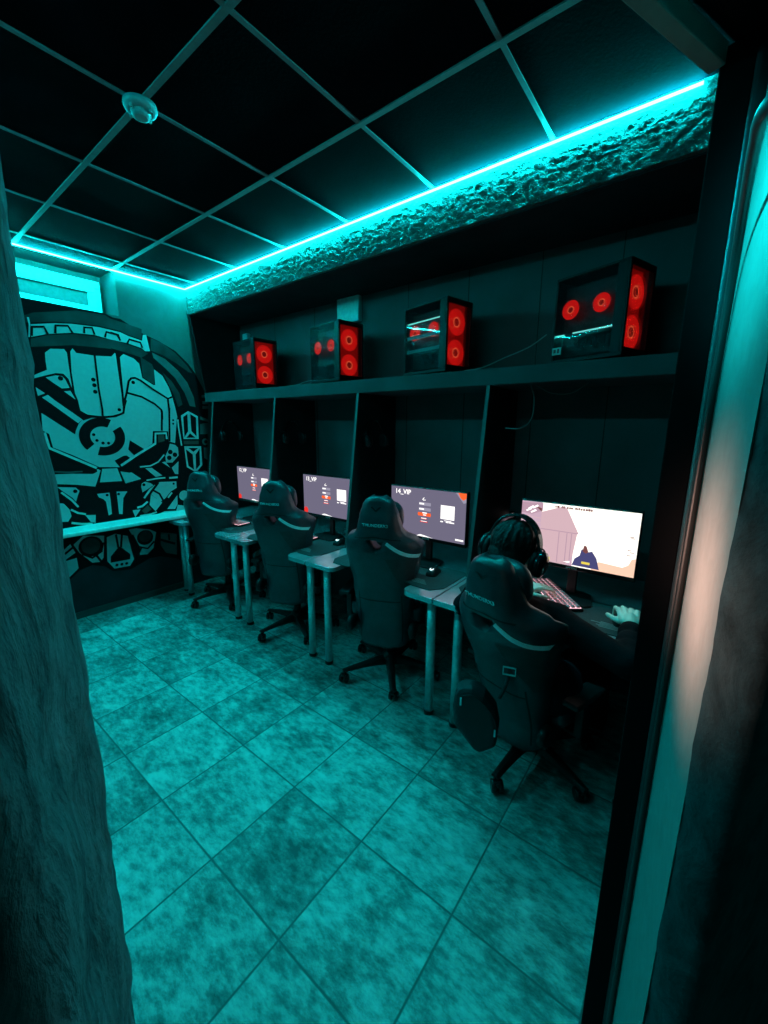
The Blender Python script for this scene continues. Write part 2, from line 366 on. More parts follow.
(3,'K',0.0255,[(0.916,0.947),(0.821,0.836),(0.745,0.786)]),
(4,'L',0.0153,[(0.873,0.946),(0.833,0.902)]),
(1,'T',0,[(0.817,0.797),(0.922,0.915),(0.916,0.828),(0.888,0.786)]),
(2,'T',-0.0487,[(0.986,0.903)]),
(1,'T',0,[(0.916,0.822),(0.995,0.8),(0.977,0.742),(0.739,0.726),(0.627,0.733),(0.791,0.779),(0.898,0.768)]),
(2,'L',0.0128,[(0.577,0.772),(0.665,0.773),(0.722,0.784)]),
(1,'T',0,[(0.012,0.969),(0.048,0.959),(0.079,0.907),(0.085,0.854),(0.058,0.814),(0.013,0.819),(-0.005,0.838)]),
(2,'L',0.0153,[(0.043,1.049),(0.101,0.982),(0.138,0.919)]),
(2,'L',0.0153,[(0.087,0.906),(0.13,0.872),(0.181,0.854)]),
(2,'L',0.017,[(0.078,0.8),(0.145,0.779),(0.216,0.768)]),
(1,'T',0,[(0.175,0.847),(0.247,0.837),(0.239,0.772),(0.208,0.783)]),
(1,'T',0,[(0.061,1.065),(0.161,1.053),(0.128,0.961),(0.104,1.008)]),
(1,'T',0,[(0.022,1.093),(0.141,1.075),(0.161,1.044),(0.129,0.976),(0.058,1.051)]),
(3,'K',-0.0144,[(0.133,1.047)]),
(1,'T',0,[(0.277,1.007),(0.366,1.007),(0.368,0.94),(0.364,0.826),(0.339,0.816),(0.333,0.934),(0.317,0.958),(0.287,0.978)]),
(3,'K',-0.0111,[(0.347,0.989)]),
(1,'T',0,[(0.42,1.009),(0.502,1.001),(0.465,0.949),(0.443,0.81),(0.417,0.817)]),
(3,'K',-0.0111,[(0.432,0.987)]),
(1,'T',0,[(0.303,0.634),(0.368,0.651),(0.46,0.612),(0.471,0.529),(0.488,0.393),(0.45,0.342),(0.328,0.349),(0.283,0.428)]),
(3,'K',0,[(0.38,0.533),(0.394,0.529),(0.462,0.448),(0.457,0.401),(0.305,0.409),(0.312,0.462)]),
(3,'K',0.017,[(0.372,0.645),(0.377,0.528)]),
(3,'K',0.017,[(0.417,0.635),(0.397,0.523)]),
(4,'K',-0.0122,[(0.349,0.377)]),
(4,'K',-0.0122,[(0.387,0.374)]),
(4,'K',-0.0122,[(0.424,0.371)]),
(1,'T',0,[(0.099,0.549),(0.176,0.443),(0.233,0.436),(0.259,0.464),(0.286,0.651),(0.23,0.663),(0.142,0.682),(0.068,0.622)]),
(2,'K',-0.0863,[(0.182,0.582)]),
(4,'D',-0.0664,[(0.182,0.587)]),
(3,'K',0.017,[(0.115,0.534),(0.181,0.484),(0.251,0.523),(0.27,0.598)]),
(3,'K',0.017,[(0.211,0.499),(0.241,0.434)]),
(1,'T',0,[(-0.037,0.497),(0.076,0.511),(0.078,0.422),(-0.004,0.355),(-0.055,0.351)]),
(1,'T',0,[(-0.027,0.569),(0.048,0.632),(0.073,0.555),(0.008,0.517),(-0.035,0.512)]),
(3,'K',0.017,[(-0.031,0.538),(0.062,0.602)]),
(1,'T',0,[(0.476,0.666),(0.546,0.484),(0.539,0.419),(0.604,0.411),(0.659,0.457),(0.697,0.598),(0.65,0.632),(0.534,0.667)]),
(2,'K',-0.0686,[(0.599,0.569)]),
(4,'D',-0.0531,[(0.6,0.579)]),
(3,'K',0.017,[(0.496,0.615),(0.536,0.498),(0.609,0.463),(0.671,0.517)]),
(3,'K',0.017,[(0.556,0.481),(0.517,0.418)]),
(1,'M',0,[(0.737,0.59),(0.879,0.546),(0.862,0.341),(0.763,0.384),(0.724,0.467)]),
(3,'K',0.0213,[(0.718,0.525),(0.855,0.453)]),
(3,'K',0.017,[(0.804,0.557),(0.805,0.5)]),
(2,'K',0,[(0.75,0.662),(0.898,0.641),(0.883,0.547),(0.76,0.585)]),
]
# ------------------------------------------------------------------ the room
ZC = 2.774; XB = 1.18; YW = 2.0; XN = 1.70; YF = -1.86; XL = -1.10
T = Vector((.9205, -.3907)); Nn = Vector((.3907, .9205))            # along the doorway wall / into the room
def S(name, bm, m, label, parent=None, **k):
    o = link(name, bm, m, parent, **k)
    if not parent: tag(o, label, kind='structure')
    return o
b = BM(); box(b, -2.6, -3.4, -.05, 1.9, 2.4, 0); S('floor', b, M_floor, 'mottled stone tile floor washed in cyan light')
b = BM(); prism(b, [(-1.25, 2.05), (-1.25, -1.36), (.12, -1.93), (1.75, -1.93), (1.75, 2.05)], ZC, ZC+.05)
ceil = S('ceiling', b, M_ceil, 'dark suspended ceiling of large square tiles')
b = BM()
for k in range(-1, 2): box(b, .6*k-.012, -1.84, ZC-.006, .6*k+.012, YW, ZC)
for k in range(-3, 4): box(b, XL, .6*k-.009, ZC-.005, XB, .6*k+.009, ZC)
link('ceiling_grid', b, M_tee, ceil)
# mural wall with the window opening
wx0, wx1, wz0, wz1 = -.42, .605, 2.425, 2.768
b = BM()
box(b, -1.3, YW, 0, wx0, 2.36, 2.85); box(b, wx1, YW, 0, XN+.1, 2.36, 2.85)
box(b, wx0, YW, 0, wx1, 2.36, wz0); box(b, wx0, YW, wz1, wx1, 2.36, 2.85); box(b, wx0-.05, 2.30, wz0-.05, wx1+.05, 2.36, wz1+.05)
wall_back = S('wall_back', b, M_wall, 'end wall painted with a mural under a small window')
b = BM(); box(b, XL, YW-.004, 0, XN, YW, .70)
link('dark_wainscot_paint', b, M_wall_dark, wall_back)
b = BM(); box(b, XL, YW-.016, 0, .92, YW-.004, .055); S('baseboard_back', b, M_base, 'thin dark baseboard under the mural')
# window
win = empty('window_1', (0, 2.2, 0)); win['kind'] = 'structure'; win['label'] = 'small high white framed basement window'
def frame_bm(x0, x1, z0, z1, w, y0, y1):
    b = BM(); box(b, x0, y0, z0, x1, y1, z0+w); box(b, x0, y0, z1-w, x1, y1, z1); box(b, x0, y0, z0+w, x0+w, y1, z1-w); box(b, x1-w, y0, z0+w, x1, y1, z1-w); return b
link('window_frame', frame_bm(-.42, .56, 2.405, 2.70, .055, .0, .06), M_pvc, win, bevel=.006)
link('sash', frame_bm(-.37, .515, 2.45, 2.655, .05, -.02, .04), M_pvc, win, bevel=.006)
b = BM(); box(b, -.34, .0, 2.48, .48, .01, 2.63); link('pane', b, M_pane, win)
# beam over the booths
def noisy(p, s, a): return a*(noise.noise(p*s) + .5*noise.noise(p*s*2.3+Vector((7, 3, 1))) + .35*noise.noise(p*s*5.1))
b = BM(); y0, y1 = YF, YW; ny, nz = 520, 32; G = []
for i in range(ny+1):
    row = []
    y = y0 + (y1-y0)*i/ny
    for j in range(nz+1):
        z = 2.55 + (ZC-2.55)*j/nz
        d = max(-.004, noisy(Vector((0, y*.6, z)), 48, .0045) + noisy(Vector((5, y, z)), 9, .002))
        row.append(b.verts.new((XB - .004 - d, y, z + (noisy(Vector((3, y, 0)), 25, .004) if j == 0 else 0))))
    G.append(row)
for i in range(ny):
    for j in range(nz): b.faces.new((G[i][j], G[i+1][j], G[i+1][j+1], G[i][j+1]))
bk = [[b.verts.new((XN, y, z)) for z in (2.552, ZC)] for y in (y0, y1)]
b.faces.new((bk[0][0], bk[0][1], bk[1][1], bk[1][0]))
b.faces.new([r[0] for r in G] + [bk[1][0], bk[0][0]]); 
S('trim_1', b, M_beam, 'rough plastered beam above the gaming booths', smooth=False)
b = BM(); box(b, XB+.02, y0, 2.543, XN, y1, 2.549); S('trim_2', b, M_wall_dark, 'dark soffit under the rough beam')
# booth back wall with board seams
b = BM(); box(b, XN, YF-.1, 0, XN+.08, YW+.05, 2.85); wr = S('wall_right', b, M_booth_in, 'dark panelled wall behind the gaming booths')
b = BM()
for y in (1.42, .88, .36, -.09, -.56, -1.02, -1.43): box(b, XN-.002, y-.003, 0, XN, y+.003, 2.55)
link('panel_seam', b, M_black, wr)
b = BM(); box(b, .13, YF-.06, 0, XN+.08, YF, 2.85); S('wall_front', b, M_post, 'dark end wall beside the nearest booth')
b = BM(); box(b, XL-.1, -1.5, 0, XL, YW+.05, 2.85); S('wall_left', b, M_wall, 'plain wall opposite the booths')

# doorway wall: rough plaster on both sides of the opening
def rough_wall(name, path, m, label, amp, z0=0, z1=2.85, step=.014, s=9):
    pts = []
    for (ax, ay), (bx, by) in zip(path, path[1:]):
        L_ = math.hypot(bx-ax, by-ay); n = max(1, int(L_/step))
        for k in range(n): pts.append(Vector((ax+(bx-ax)*k/n, ay+(by-ay)*k/n, 0)))
    pts.append(Vector((*path[-1], 0)))
    for _ in range(3):                                                # soften corners
        pts = [pts[0]] + [(pts[i-1]+pts[i]*2+pts[i+1])/4 for i in range(1, len(pts)-1)] + [pts[-1]]
    nz = int((z1-z0)/(step*1.2)); b = BM(); G = []
    for i, p in enumerate(pts):
        d = (pts[min(i+1, len(pts)-1)] - pts[max(i-1, 0)]).normalized(); nrm = Vector((-d.y, d.x, 0))
        row = []
        for j in range(nz+1):
            z = z0+(z1-z0)*j/nz; q = Vector((p.x, p.y, z*.55))
            row.append(b.verts.new(Vector((p.x, p.y, z)) + nrm*noisy(q, s, amp)))
        G.append(row)
    for i in range(len(pts)-1):
        for j in range(nz): b.faces.new((G[i][j], G[i+1][j], G[i+1][j+1], G[i][j+1]))
    b.faces.new([r[0] for r in G]); b.faces.new([r[-1] for r in G][::-1]); b.faces.new(G[0][::-1] + G[-1])
    return S(name, b, m, label, smooth=True)
J1 = Vector((-.7885, -1.482)); J2 = J1 - Nn*.21
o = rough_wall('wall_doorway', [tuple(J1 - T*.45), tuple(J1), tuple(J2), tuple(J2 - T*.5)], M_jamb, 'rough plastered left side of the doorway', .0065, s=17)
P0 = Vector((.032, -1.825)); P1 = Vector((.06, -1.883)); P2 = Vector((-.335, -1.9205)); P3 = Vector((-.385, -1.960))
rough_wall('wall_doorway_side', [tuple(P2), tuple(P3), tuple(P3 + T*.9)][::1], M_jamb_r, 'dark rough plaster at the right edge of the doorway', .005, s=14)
b = BM(); prism(b, [tuple(P1), tuple(P2 + Vector((0, 0))), tuple(P2 + Vector((.02, -.02))), tuple(P1 + Vector((.1, -.12)))], 0, 2.2)
S('trim_3', b, M_reveal, 'smooth white door reveal on the right')
b = BM()
c = P0 + T*.45
prism(b, [tuple(J1 - T*.2 - Nn*.015), tuple(c - Nn*.015), tuple(c - Nn*.24), tuple(J1 - T*.2 - Nn*.24)], 2.13, 2.9)
S('wall_lintel', b, M_post, 'dark lintel over the doorway')
# metal door frame
door = empty('door_1', (P0.x, P0.y, 0)); door['kind'] = 'structure'; door['label'] = 'black metal door frame with a vertical tube'
def local(v): return (v.x - P0.x, v.y - P0.y)
b = BM(); prism(b, [local(P0), local(P0 + T*.055), local(P0 + T*.055 - Nn*.05), local(P0 - Nn*.05)], 0, 2.13); link('frame_post', b, M_post, door, bevel=.003)
b = BM(); q = P0 - Nn*.058 + T*.008; tube(b, [(*local(q), 0), (*local(q), 2.10)], .012, 16); link('frame_tube', b, M_tube, door)
b = BM(); prism(b, [local(P0 + Nn*.014), local(P0 - Nn*.010), local(J1 - Nn*.010), local(J1 + Nn*.014)], 2.105, 2.135); link('frame_head', b, M_trim, door, bevel=.002)
b = BM()
cb = curve_pts([(-.43, -1.965, 1.90), (-.405, -1.91, 1.83), (-.384, -1.888, 1.815), (-.304, -1.885, 1.832), (-.204, -1.884, 1.839), (-.104, -1.884, 1.821), (-.044, -1.884, 1.761), (-.014, -1.883, 1.605), (-.012, -1.883, 1.33), (-.012, -1.883, .8), (-.012, -1.883, .005)], 14)
tube(b, cb, .006, 8); tag(link('cable', b, M_cable), 'thick black cable running down beside the door frame', 'cable')

# mural
MC = {'K': 0, 'T': 1, 'G': 2, 'M': 3, 'B': 4, 'L': 5, 'D': 6}
mm = [mat('mural_black', (.006, .006, .007), .8, spec=.05), mat('mural_white', (.46, .45, .44), .65, spec=.1, noise_amt=.05), mat('mural_dark_green', (.030, .036, .034), .65, spec=.1, noise_amt=.5, noise_scale=5),
      mat('mural_mid_green', (.085, .095, .092), .65, spec=.1, noise_amt=.2, noise_scale=8), mat('mural_brown', (.16, .06, .05), .75, spec=.1), mat('mural_light_line', (.58, .56, .53), .65, spec=.1), mat('mural_deep_green', (.03, .034, .034), .65, spec=.1)]
b = BM()
MURAL.append((0, 'K', 0, [(-1.09, 2.05), (-1.09, 2.424), (.50, 2.424), (.62, 2.38), (.62, 2.2)]))
mir = []
XC = .373
for lv, c, w, pts in MURAL:
    if lv and min(p[0] for p in pts) > .80: mir.append((lv, c, w, [(2*XC-p[0], p[1]) for p in pts][::-1]))
for k, (lv, c, w, pts) in enumerate(MURAL + mir):
    y = YW - .0050 - .0013*lv - .000008*k
    mi = MC[c]
    if w < 0:
        x0, z0 = pts[0]; vs = [b.verts.new((x0 - w*math.cos(2*PI*t/18), y, z0 - w*math.sin(2*PI*t/18))) for t in range(18)]
        b.faces.new(vs).material_index = mi
    elif w > 0:
        A, B_ = ribbon(pts, w)
        a = [b.verts.new((p[0], y, p[1])) for p in A]; q = [b.verts.new((p[0], y, p[1])) for p in B_]
        for i in range(len(a)-1): b.faces.new((a[i], a[i+1], q[i+1], q[i])).material_index = mi
    else:
        pts = [(max(XL+.01, x), z) for x, z in pts]
        pts = [(min(x, wx0-.001) if (z > 9) else x, z) for x, z in pts]
        ngon(b, [(x, y, z) for x, z in pts], mi)
# round emblem on the forehead
y = YW - .0050 - .0013*3
for a0, a1 in ((63, 222), (251, 393)):
    ro, ri = .163, .088
    A = [math.radians(a0 + (a1-a0)*t/20) for t in range(21)]
    va = [b.verts.new((.373 + ro*math.cos(t), y, 1.466 + ro*.93*math.sin(t))) for t in A]; vb = [b.verts.new((.373 + ri*math.cos(t), y, 1.466 + ri*.93*math.sin(t))) for t in A]
    for i in range(20): b.faces.new((va[i], va[i+1], vb[i+1], vb[i])).material_index = 0
for dx, dz in ((-.062, .018), (-.045, -.028), (-.005, -.05), (.035, -.052)):
    vs = [b.verts.new((.373+dx + .012*math.cos(2*PI*t/14), y, 1.466+dz + .012*math.sin(2*PI*t/14))) for t in range(14)]; b.faces.new(vs).material_index = 0
tag(link('wall_mural', b, mm), 'large painted mural of a robotic helmet on the end wall', 'mural')

# LED strips (small square profile tape)
b = BM(); box(b, XB-.020, -1.715, ZC-.022, XB-.012, YW-.012, ZC-.014)
tag(link('led_strip', b, M_led), 'long cyan light strip along the top of the rough beam above the booths', 'light strip')
b = BM(); box(b, XL+.01, YW-.018, ZC-.022, XB-.022, YW-.010, ZC-.014)
tag(link('led_strip', b, M_led), 'cyan light strip along the ceiling above the mural and window', 'light strip')
b = BM(); box(b, XL+.008, -1.30, ZC-.022, XL+.016, YW-.022, ZC-.014)
tag(link('led_strip', b, M_led_dim), 'cyan light strip along the ceiling of the wall facing the booths', 'light strip')
# smoke detector
sd = empty('smoke_detector', (.0, .0, ZC-.006), label='round white smoke detector on the ceiling grid', cat='smoke detector')
b = BM(); lathe(b, [(.058, 0), (.060, -.012), (.056, -.022), (.044, -.027)], 32); link('housing', b, M_det, sd)
b = BM(); lathe(b, [(.036, -.027), (.036, -.033), (.031, -.038), (.030, -.044), (.022, -.047)], 28); link('sensor_cap', b, M_det, sd)
for k in range(4):
    b = BM(); a = k*PI/2+.4; box(b, -.004, .034, -.036, .004, .050, -.026, mtx=Matrix.Rotation(a, 4, 'Z'))
    link('vent_rib', b, M_det, sd)

# console counter in front of the mural
ct = empty('counter', (0, 1.89, 0), label='narrow glossy counter with a steel leg under the mural', cat='counter')
b = BM(); box(b, XL+.02, -.125, .735, 1.0, .10, .768); link('countertop', b, M_counter, ct, bevel=.01, seg=3)
for x in (.88, -.95):
    b = BM(); tube(b, [(x, 0, .012), (x, 0, .735)], .024, 20); lg = link('leg', b, M_chrome, ct)
    b = BM(); lathe(b, [(.026, 0), (.026, .014), (.024, .016)], 20, Matrix.Translation((x, 0, 0))); link('foot_cap', b, M_black, lg)

# ------------------------------------------------------------------ booths
SEAM = [1.85, .915, .02, -.92]
b = BM(); box(b, 1.275, YF+.002, 1.782, XN-.002, YW-.008, 1.868)
tag(link('shelf', b, M_booth_in, bevel=.003), 'long dark shelf above the monitors carrying the computers', 'shelf')
def partition(y, label, th=.018):
    root = empty('partition', (0, y, 0), label=label, cat='partition', group='booth partitions')
    prof = [(1.135, .728), (1.277, 1.78), (XN-.003, 1.78), (XN-.003, .003), (1.36, .003), (1.36, .66), (1.135, .66)]
    prof = [(1.135, .728), (1.277, 1.78), (XN-.003, 1.78), (XN-.003, .728)]
    b = BM()
    m = Matrix.Rotation(PI/2, 4, 'X'); prism(b, prof, -th/2, th/2, mtx=m)
    link('panel', b, M_booth, root)
    b = BM(); d = Vector((1.277-1.135, 0, 1.78-.728)).normalized(); n = Vector((-d.z, 0, d.x))*.003
    for q in (0,):
        p0 = Vector((1.133, 0, .728)); p1 = Vector((1.275, 0, 1.78))
        vs = [b.verts.new(v) for v in (p0+Vector((0,-th/2-.001,0)), p0+Vector((0,th/2+.001,0)), p1+Vector((0,th/2+.001,0)), p1+Vector((0,-th/2-.001,0)),
              p0+n+Vector((0,-th/2-.001,0)), p0+n+Vector((0,th/2+.001,0)), p1+n+Vector((0,th/2+.001,0)), p1+n+Vector((0,-th/2-.001,0)))]
        for f in ((0,3,2,1),(4,5,6,7),(0,1,5,4),(1,2,6,5),(2,3,7,6),(3,0,4,7)): b.faces.new([vs[i] for i in f])
    link('edge_band', b, M_edge, root)
    return root
partition(1.85, 'black booth partition closest to the mural')
partition(.915, 'black booth partition between the two booths farthest from the player')
partition(.02, 'black booth partition in the middle of the row')
partition(-.92, 'black booth partition on the left of the seated player')
# side cheek between mural and the upper niche
b = BM(); m = Matrix.Rotation(PI/2, 4, 'X'); prism(b, [(1.185, 2.548), (1.285, 1.87), (XN-.003, 1.87), (XN-.003, 2.548)], -(YW-.010), -(YW-.022), mtx=m)
S('trim_4', b, M_booth, 'dark board closing the upper niche at the mural')
# small seam posts on the upper back wall
def desk(ya, yb, label, grp='booth desks'):
    """one desktop from seam yb (far) to seam ya (near), with a round cut-out for the seat"""
    yc = (ya+yb)/2; root = empty('desk', (0, yc, 0), label=label, cat='desk', group=grp)
    h = (yb-ya)/2 - .002; F, I = .752, .965; cA, cB = -h+.19, h-.235
    pts = []
    def corner(cx, cy, r, a0, a1, n=6):
        for k in range(n+1):
            a = math.radians(a0+(a1-a0)*k/n); pts.append((cx+r*math.cos(a), cy+r*math.sin(a)))
    pts.append((XN-.004, -h)); pts.append((F, -h))
    corner(F+.05, cA-.05, .05, 180, 90)
    corner(I-.10, cA+.10, .10, -90, 0)
    corner(I-.10, cB-.10, .10, 0, 90)
    corner(F+.05, cB+.05, .05, 270, 180)
    pts.append((F, h)); pts.append((XN-.004, h))
    b = BM(); prism(b, pts, .697, .725); link('desktop', b, M_desk, root, bevel=.002)
    for y in (-h+.055, h-.095):
        for x in (.85, 1.58):
            b = BM(); tube(b, [(x, y, .02), (x, y, .697)], .024 if x < 1 else .02, 20); lg = link('leg', b, M_chrome, root)
            b = BM(); lathe(b, [(.027, 0), (.027, .018), (.024, .022)], 20, Matrix.Translation((x, y, 0))); link('foot_cap', b, M_black, lg)
    return root
desk(.92, 1.845, 'grey-brown desk of the booth nearest the mural')
desk(.022, .912, 'grey-brown desk under the second monitor from the mural')
desk(-.918, .018, 'grey-brown desk with the black mouse, left of the seated player')
desk(-1.855, -.922, 'grey-brown desk at which the player is sitting')

# mouse mats
def mousemat(yc, w, label, x0=.835, x1=1.19):
    o = empty('mouse_mat', (0, yc, .7252), label=label, cat='mouse mat')
    h = w/2; c = .05
    b = BM(); prism(b, [(x1, -h), (x0+c*1.3, -h), (x0, -h+c), (x0, -h+.16), (x0+.02, -h+.2), (x0+.02, h-.2), (x0, h-.16), (x0, h-c), (x0+c*1.3, h), (x1, h)], 0, .004); link('pad', b, M_mat, o, bevel=.001)
    b = BM()
    for k in range(5): box(b, x0+.05+.012*k, -h+.10+.01*k, .004, x0+.056+.012*k, -h+.19+.012*k*(k % 2), .0046)
    link('printed_motif', b, M_matprint, o)
mousemat(1.38, .84, 'black mouse mat on the desk nearest the mural')
mousemat(.42, .80, 'black mouse mat on the second desk from the mural')
mousemat(-.50, .80, 'black mouse mat under the mouse beside the third chair from the mural')
mousemat(-1.385, .86, 'black mouse mat under the hands of the player', .90, 1.22)

# monitors
def poly_uv(b, pts, mi, lift): 
    """pts in screen fractions (u right, v up); the screen faces -x"""
    W, H = .53, .30
    vs = [b.verts.new((-.0125-lift, W/2 - u*W, v*H)) for u, v in pts]
    f = b.faces.new(vs); f.material_index = mi
def rect(u0, v0, u1, v1): return [(u0, v0), (u1, v0), (u1, v1), (u0, v1)]
E_bg = emit('screen_violet_grey', (.165, .150, .225), 1.0); E_wh = emit('screen_white', (1, .97, .95), 1.3)
E_or = emit('screen_orange', (1, .13, .03), 1.1); E_mid = emit('screen_grey_field', (.34, .32, .42), 1.0); E_red = emit('screen_red', (1, .04, .03), .9)
E_game = emit('game_bright_sky', (1, .95, .86), 1.45); E_g1 = emit('game_pale_pink', (.70, .47, .52), 1.0); E_g2 = emit('game_mauve', (.52, .33, .42), 1.0)
E_g3 = emit('game_peach', (1, .62, .45), 1.1); E_g4 = emit('game_blue', (.07, .07, .20), 1.0); E_g5 = emit('game_dark', (.20, .07, .07), 1.0); E_g6 = emit('game_yellow', (.9, .7, .1), 1.0)
E_g7 = emit('game_lilac', (.64, .43, .54), 1.0)
def add_text(b, s, size, u, v, mi, lift):
    me = text_mesh(s, size, 0, .0011); W, H = .53, .30
    bb = BM(); bb.from_mesh(me); bpy.data.meshes.remove(me)
    mp = {}
    for q in bb.verts: mp[q] = b.verts.new((-.0125-lift, W/2 - u*W - q.co.x, v*H + q.co.y))
    for f in bb.faces:
        try: b.faces.new([mp[q] for q in f.verts]).material_index = mi
        except ValueError: pass
    bb.free()
def monitor(y, kind, label, rz=0, num='14_VIP', x=1.2125):
    root = empty('monitor', (x, y, .7255), rz, label, 'monitor', 'monitors in the booths')
    zb = .165
    b = BM(); box(b, -.012, -.272, zb-.022, .022, .272, zb+.308); link('bezel', b, M_blackg, root, bevel=.004)
    b = BM(); box(b, .022, -.15, zb+.04, .05, .15, zb+.24); link('rear_housing', b, M_black, root, bevel=.01)
    b = BM(); poly_uv(b, rect(0, 0, 1, 1), 0, 0.0004)
    if kind == 'menu':
        ms = [E_bg, E_wh, E_or, E_mid, E_red]
        add_text(b, num, .042, .17, .895, 1, .0008)
        poly_uv(b, [(.44, .775), (.455, .775), (.475, .83), (.46, .82)], 1, .0008); poly_uv(b, [(.455, .76), (.49, .77), (.49, .785), (.455, .778)], 1, .0008)
        for v in (.66, .55):
            poly_uv(b, rect(.40, v, .56, v+.065), 3, .0008); poly_uv(b, rect(.405, v+.018, .47, v+.05), 1, .0011)
        poly_uv(b, [(.39, .44), (.56, .44), (.565, .475), (.56, .51), (.39, .51), (.385, .475)], 2, .0008)
        poly_uv(b, rect(.45, .495, .51, .52), 1, .0011); poly_uv(b, rect(.46, .455, .50, .475), 1, .0011)
        poly_uv(b, rect(.43, .375, .51, .40), 4, .0008); poly_uv(b, rect(.435, .385, .505, .402), 1, .0011); poly_uv(b, rect(.42, .31, .52, .335), 4, .0008); poly_uv(b, rect(.43, .325, .51, .338), 1, .0011)
        poly_uv(b, rect(.69, .44, .865, .72), 1, .0008)
        for u in (.69, .76, .80): poly_uv(b, rect(u, .375, u+.035+(u > .77)*.03, .40), 1, .0008)
        poly_uv(b, rect(.74, .405, .83, .42), 1, .0008)
        poly_uv(b, [(.37, 0.005), (.60, .005), (.50, .03), (.47, .04), (.42, .045)], 1, .0008); poly_uv(b, rect(.885, .05, .985, .085), 1, .0008)
        if num == '14_VIP': poly_uv(b, [(.90, 1), (1, 1), (1, .90), (.965, .86), (.93, .90)], 2, .0011); poly_uv(b, [(.87, 1), (1, 1), (1, .82), (.97, .80)], 3, .0008)
        else: poly_uv(b, [(-.0, .06), (.02, .16), (.045, .12), (.05, .16), (.09, .09), (.08, .0), (0, 0)], 4, .0011)
    else:
        ms = [E_game, E_g1, E_g2, E_g3, E_g4, E_g5, E_g6, E_g7, E_wh]
        poly_uv(b, [(0, 0), (.50, 0), (.50, .40), (.45, .55), (.19, .58), (.19, 1), (0, 1)], 7, .0006)
        poly_uv(b, [(0, .97), (.20, .99), (.20, .86), (.10, .78), (0, .80)], 2, .0009); poly_uv(b, [(.13, .93), (.19, .90), (.19, .84)], 5, .0012)
        for k, (u, v) in enumerate(((.05, .82), (.07, .86), (.095, .80), (.11, .88))): poly_uv(b, [(u, v), (u+.05, v+.05), (u+.035, v+.075), (u-.01, v+.02)], 8, .0014)
        for v in (.74, .66, .58, .50): poly_uv(b, [(.0, v), (.19, v-.02), (.19, v-.005), (0, v+.018)], 1, .0009)
        poly_uv(b, [(.19, .84), (.39, 1.0-.02), (.42, .93), (.53, .56), (.19, .56)], 1, .0009)
        poly_uv(b, [(.19, .57), (.52, .57), (.52, .53), (.50, .20), (.45, .0), (.19, .0)], 1, .0010)
        for u in (.36, .43, .47): poly_uv(b, rect(u, .02, u+.008, .54), 2, .0013)
        poly_uv(b, rect(.19, .545, .53, .56), 2, .0013)
        poly_uv(b, [(.66, .0), (1, .0), (1, .10), (.90, .13), (.72, .15)], 3, .0009); poly_uv(b, [(.90, .12), (1, .09), (1, .30), (.97, .28), (.95, .18)], 3, .0007)
        poly_uv(b, [(.50, .02), (.52, .14), (.56, .20), (.57, .30), (.60, .34), (.63, .28), (.66, .30), (.70, .20), (.73, .02)], 4, .0014)
        poly_uv(b, [(.58, .28), (.59, .38), (.61, .37), (.63, .28), (.61, .25)], 5, .0016)
        poly_uv(b, rect(.58, .07, .65, .11), 6, .0018); poly_uv(b, [(.26, .06), (.30, .09), (.30, .03), (.26, .02)], 6, .0018); poly_uv(b, [(.42, .05), (.48, .08), (.48, .04)], 8, .0018)
        random.seed(3); u = .31
        while u < .64:
            w = random.uniform(.008, .02); poly_uv(b, rect(u, .940, u+w, .978 - random.uniform(0, .010)), 5, .0016); u += w + random.choice((.003, .006, .02))
        for u, v in ((.935, .62), (.945, .60), (.93, .41), (.95, .38), (.93, .33)): poly_uv(b, rect(u, v, u+.03, v+.01), 5, .0014)
    link('screen', b, ms, root, loc=(0, 0, zb))
    if True:
        me = text_mesh('GAMING', .013, .0004); me.materials.append(M_letter)
        t = bpy.data.objects.new('maker_lettering', me); C.objects.link(t); t.parent = root; t.location = (-.0128, 0, zb-.011); t.rotation_euler = (PI/2, 0, -PI/2)
    b = BM(); box(b, .024, -.022, .012, .045, .022, zb+.08); link('neck', b, M_black, root, bevel=.004)
    b = BM(); prism(b, [(-.11, -.10), (-.08, -.12), (.06, -.09), (.08, -.05), (.08, .05), (.06, .09), (-.08, .12), (-.11, .10)], .0, .012); link('stand_base', b, M_black, root, bevel=.003)
    return root
monitor(-.594, 'menu', 'monitor showing 14_VIP with an orange corner mark', 0, '14_VIP')
monitor(.312, 'menu', 'monitor showing 13_VIP, second screen from the mural', 0, '13_VIP', 1.262)
monitor(1.28, 'menu', 'monitor showing 12_VIP, screen closest to the mural', 0, '12_VIP', 1.30)
monitor(-1.442, 'game', 'bright monitor showing a shooter game in front of the player')
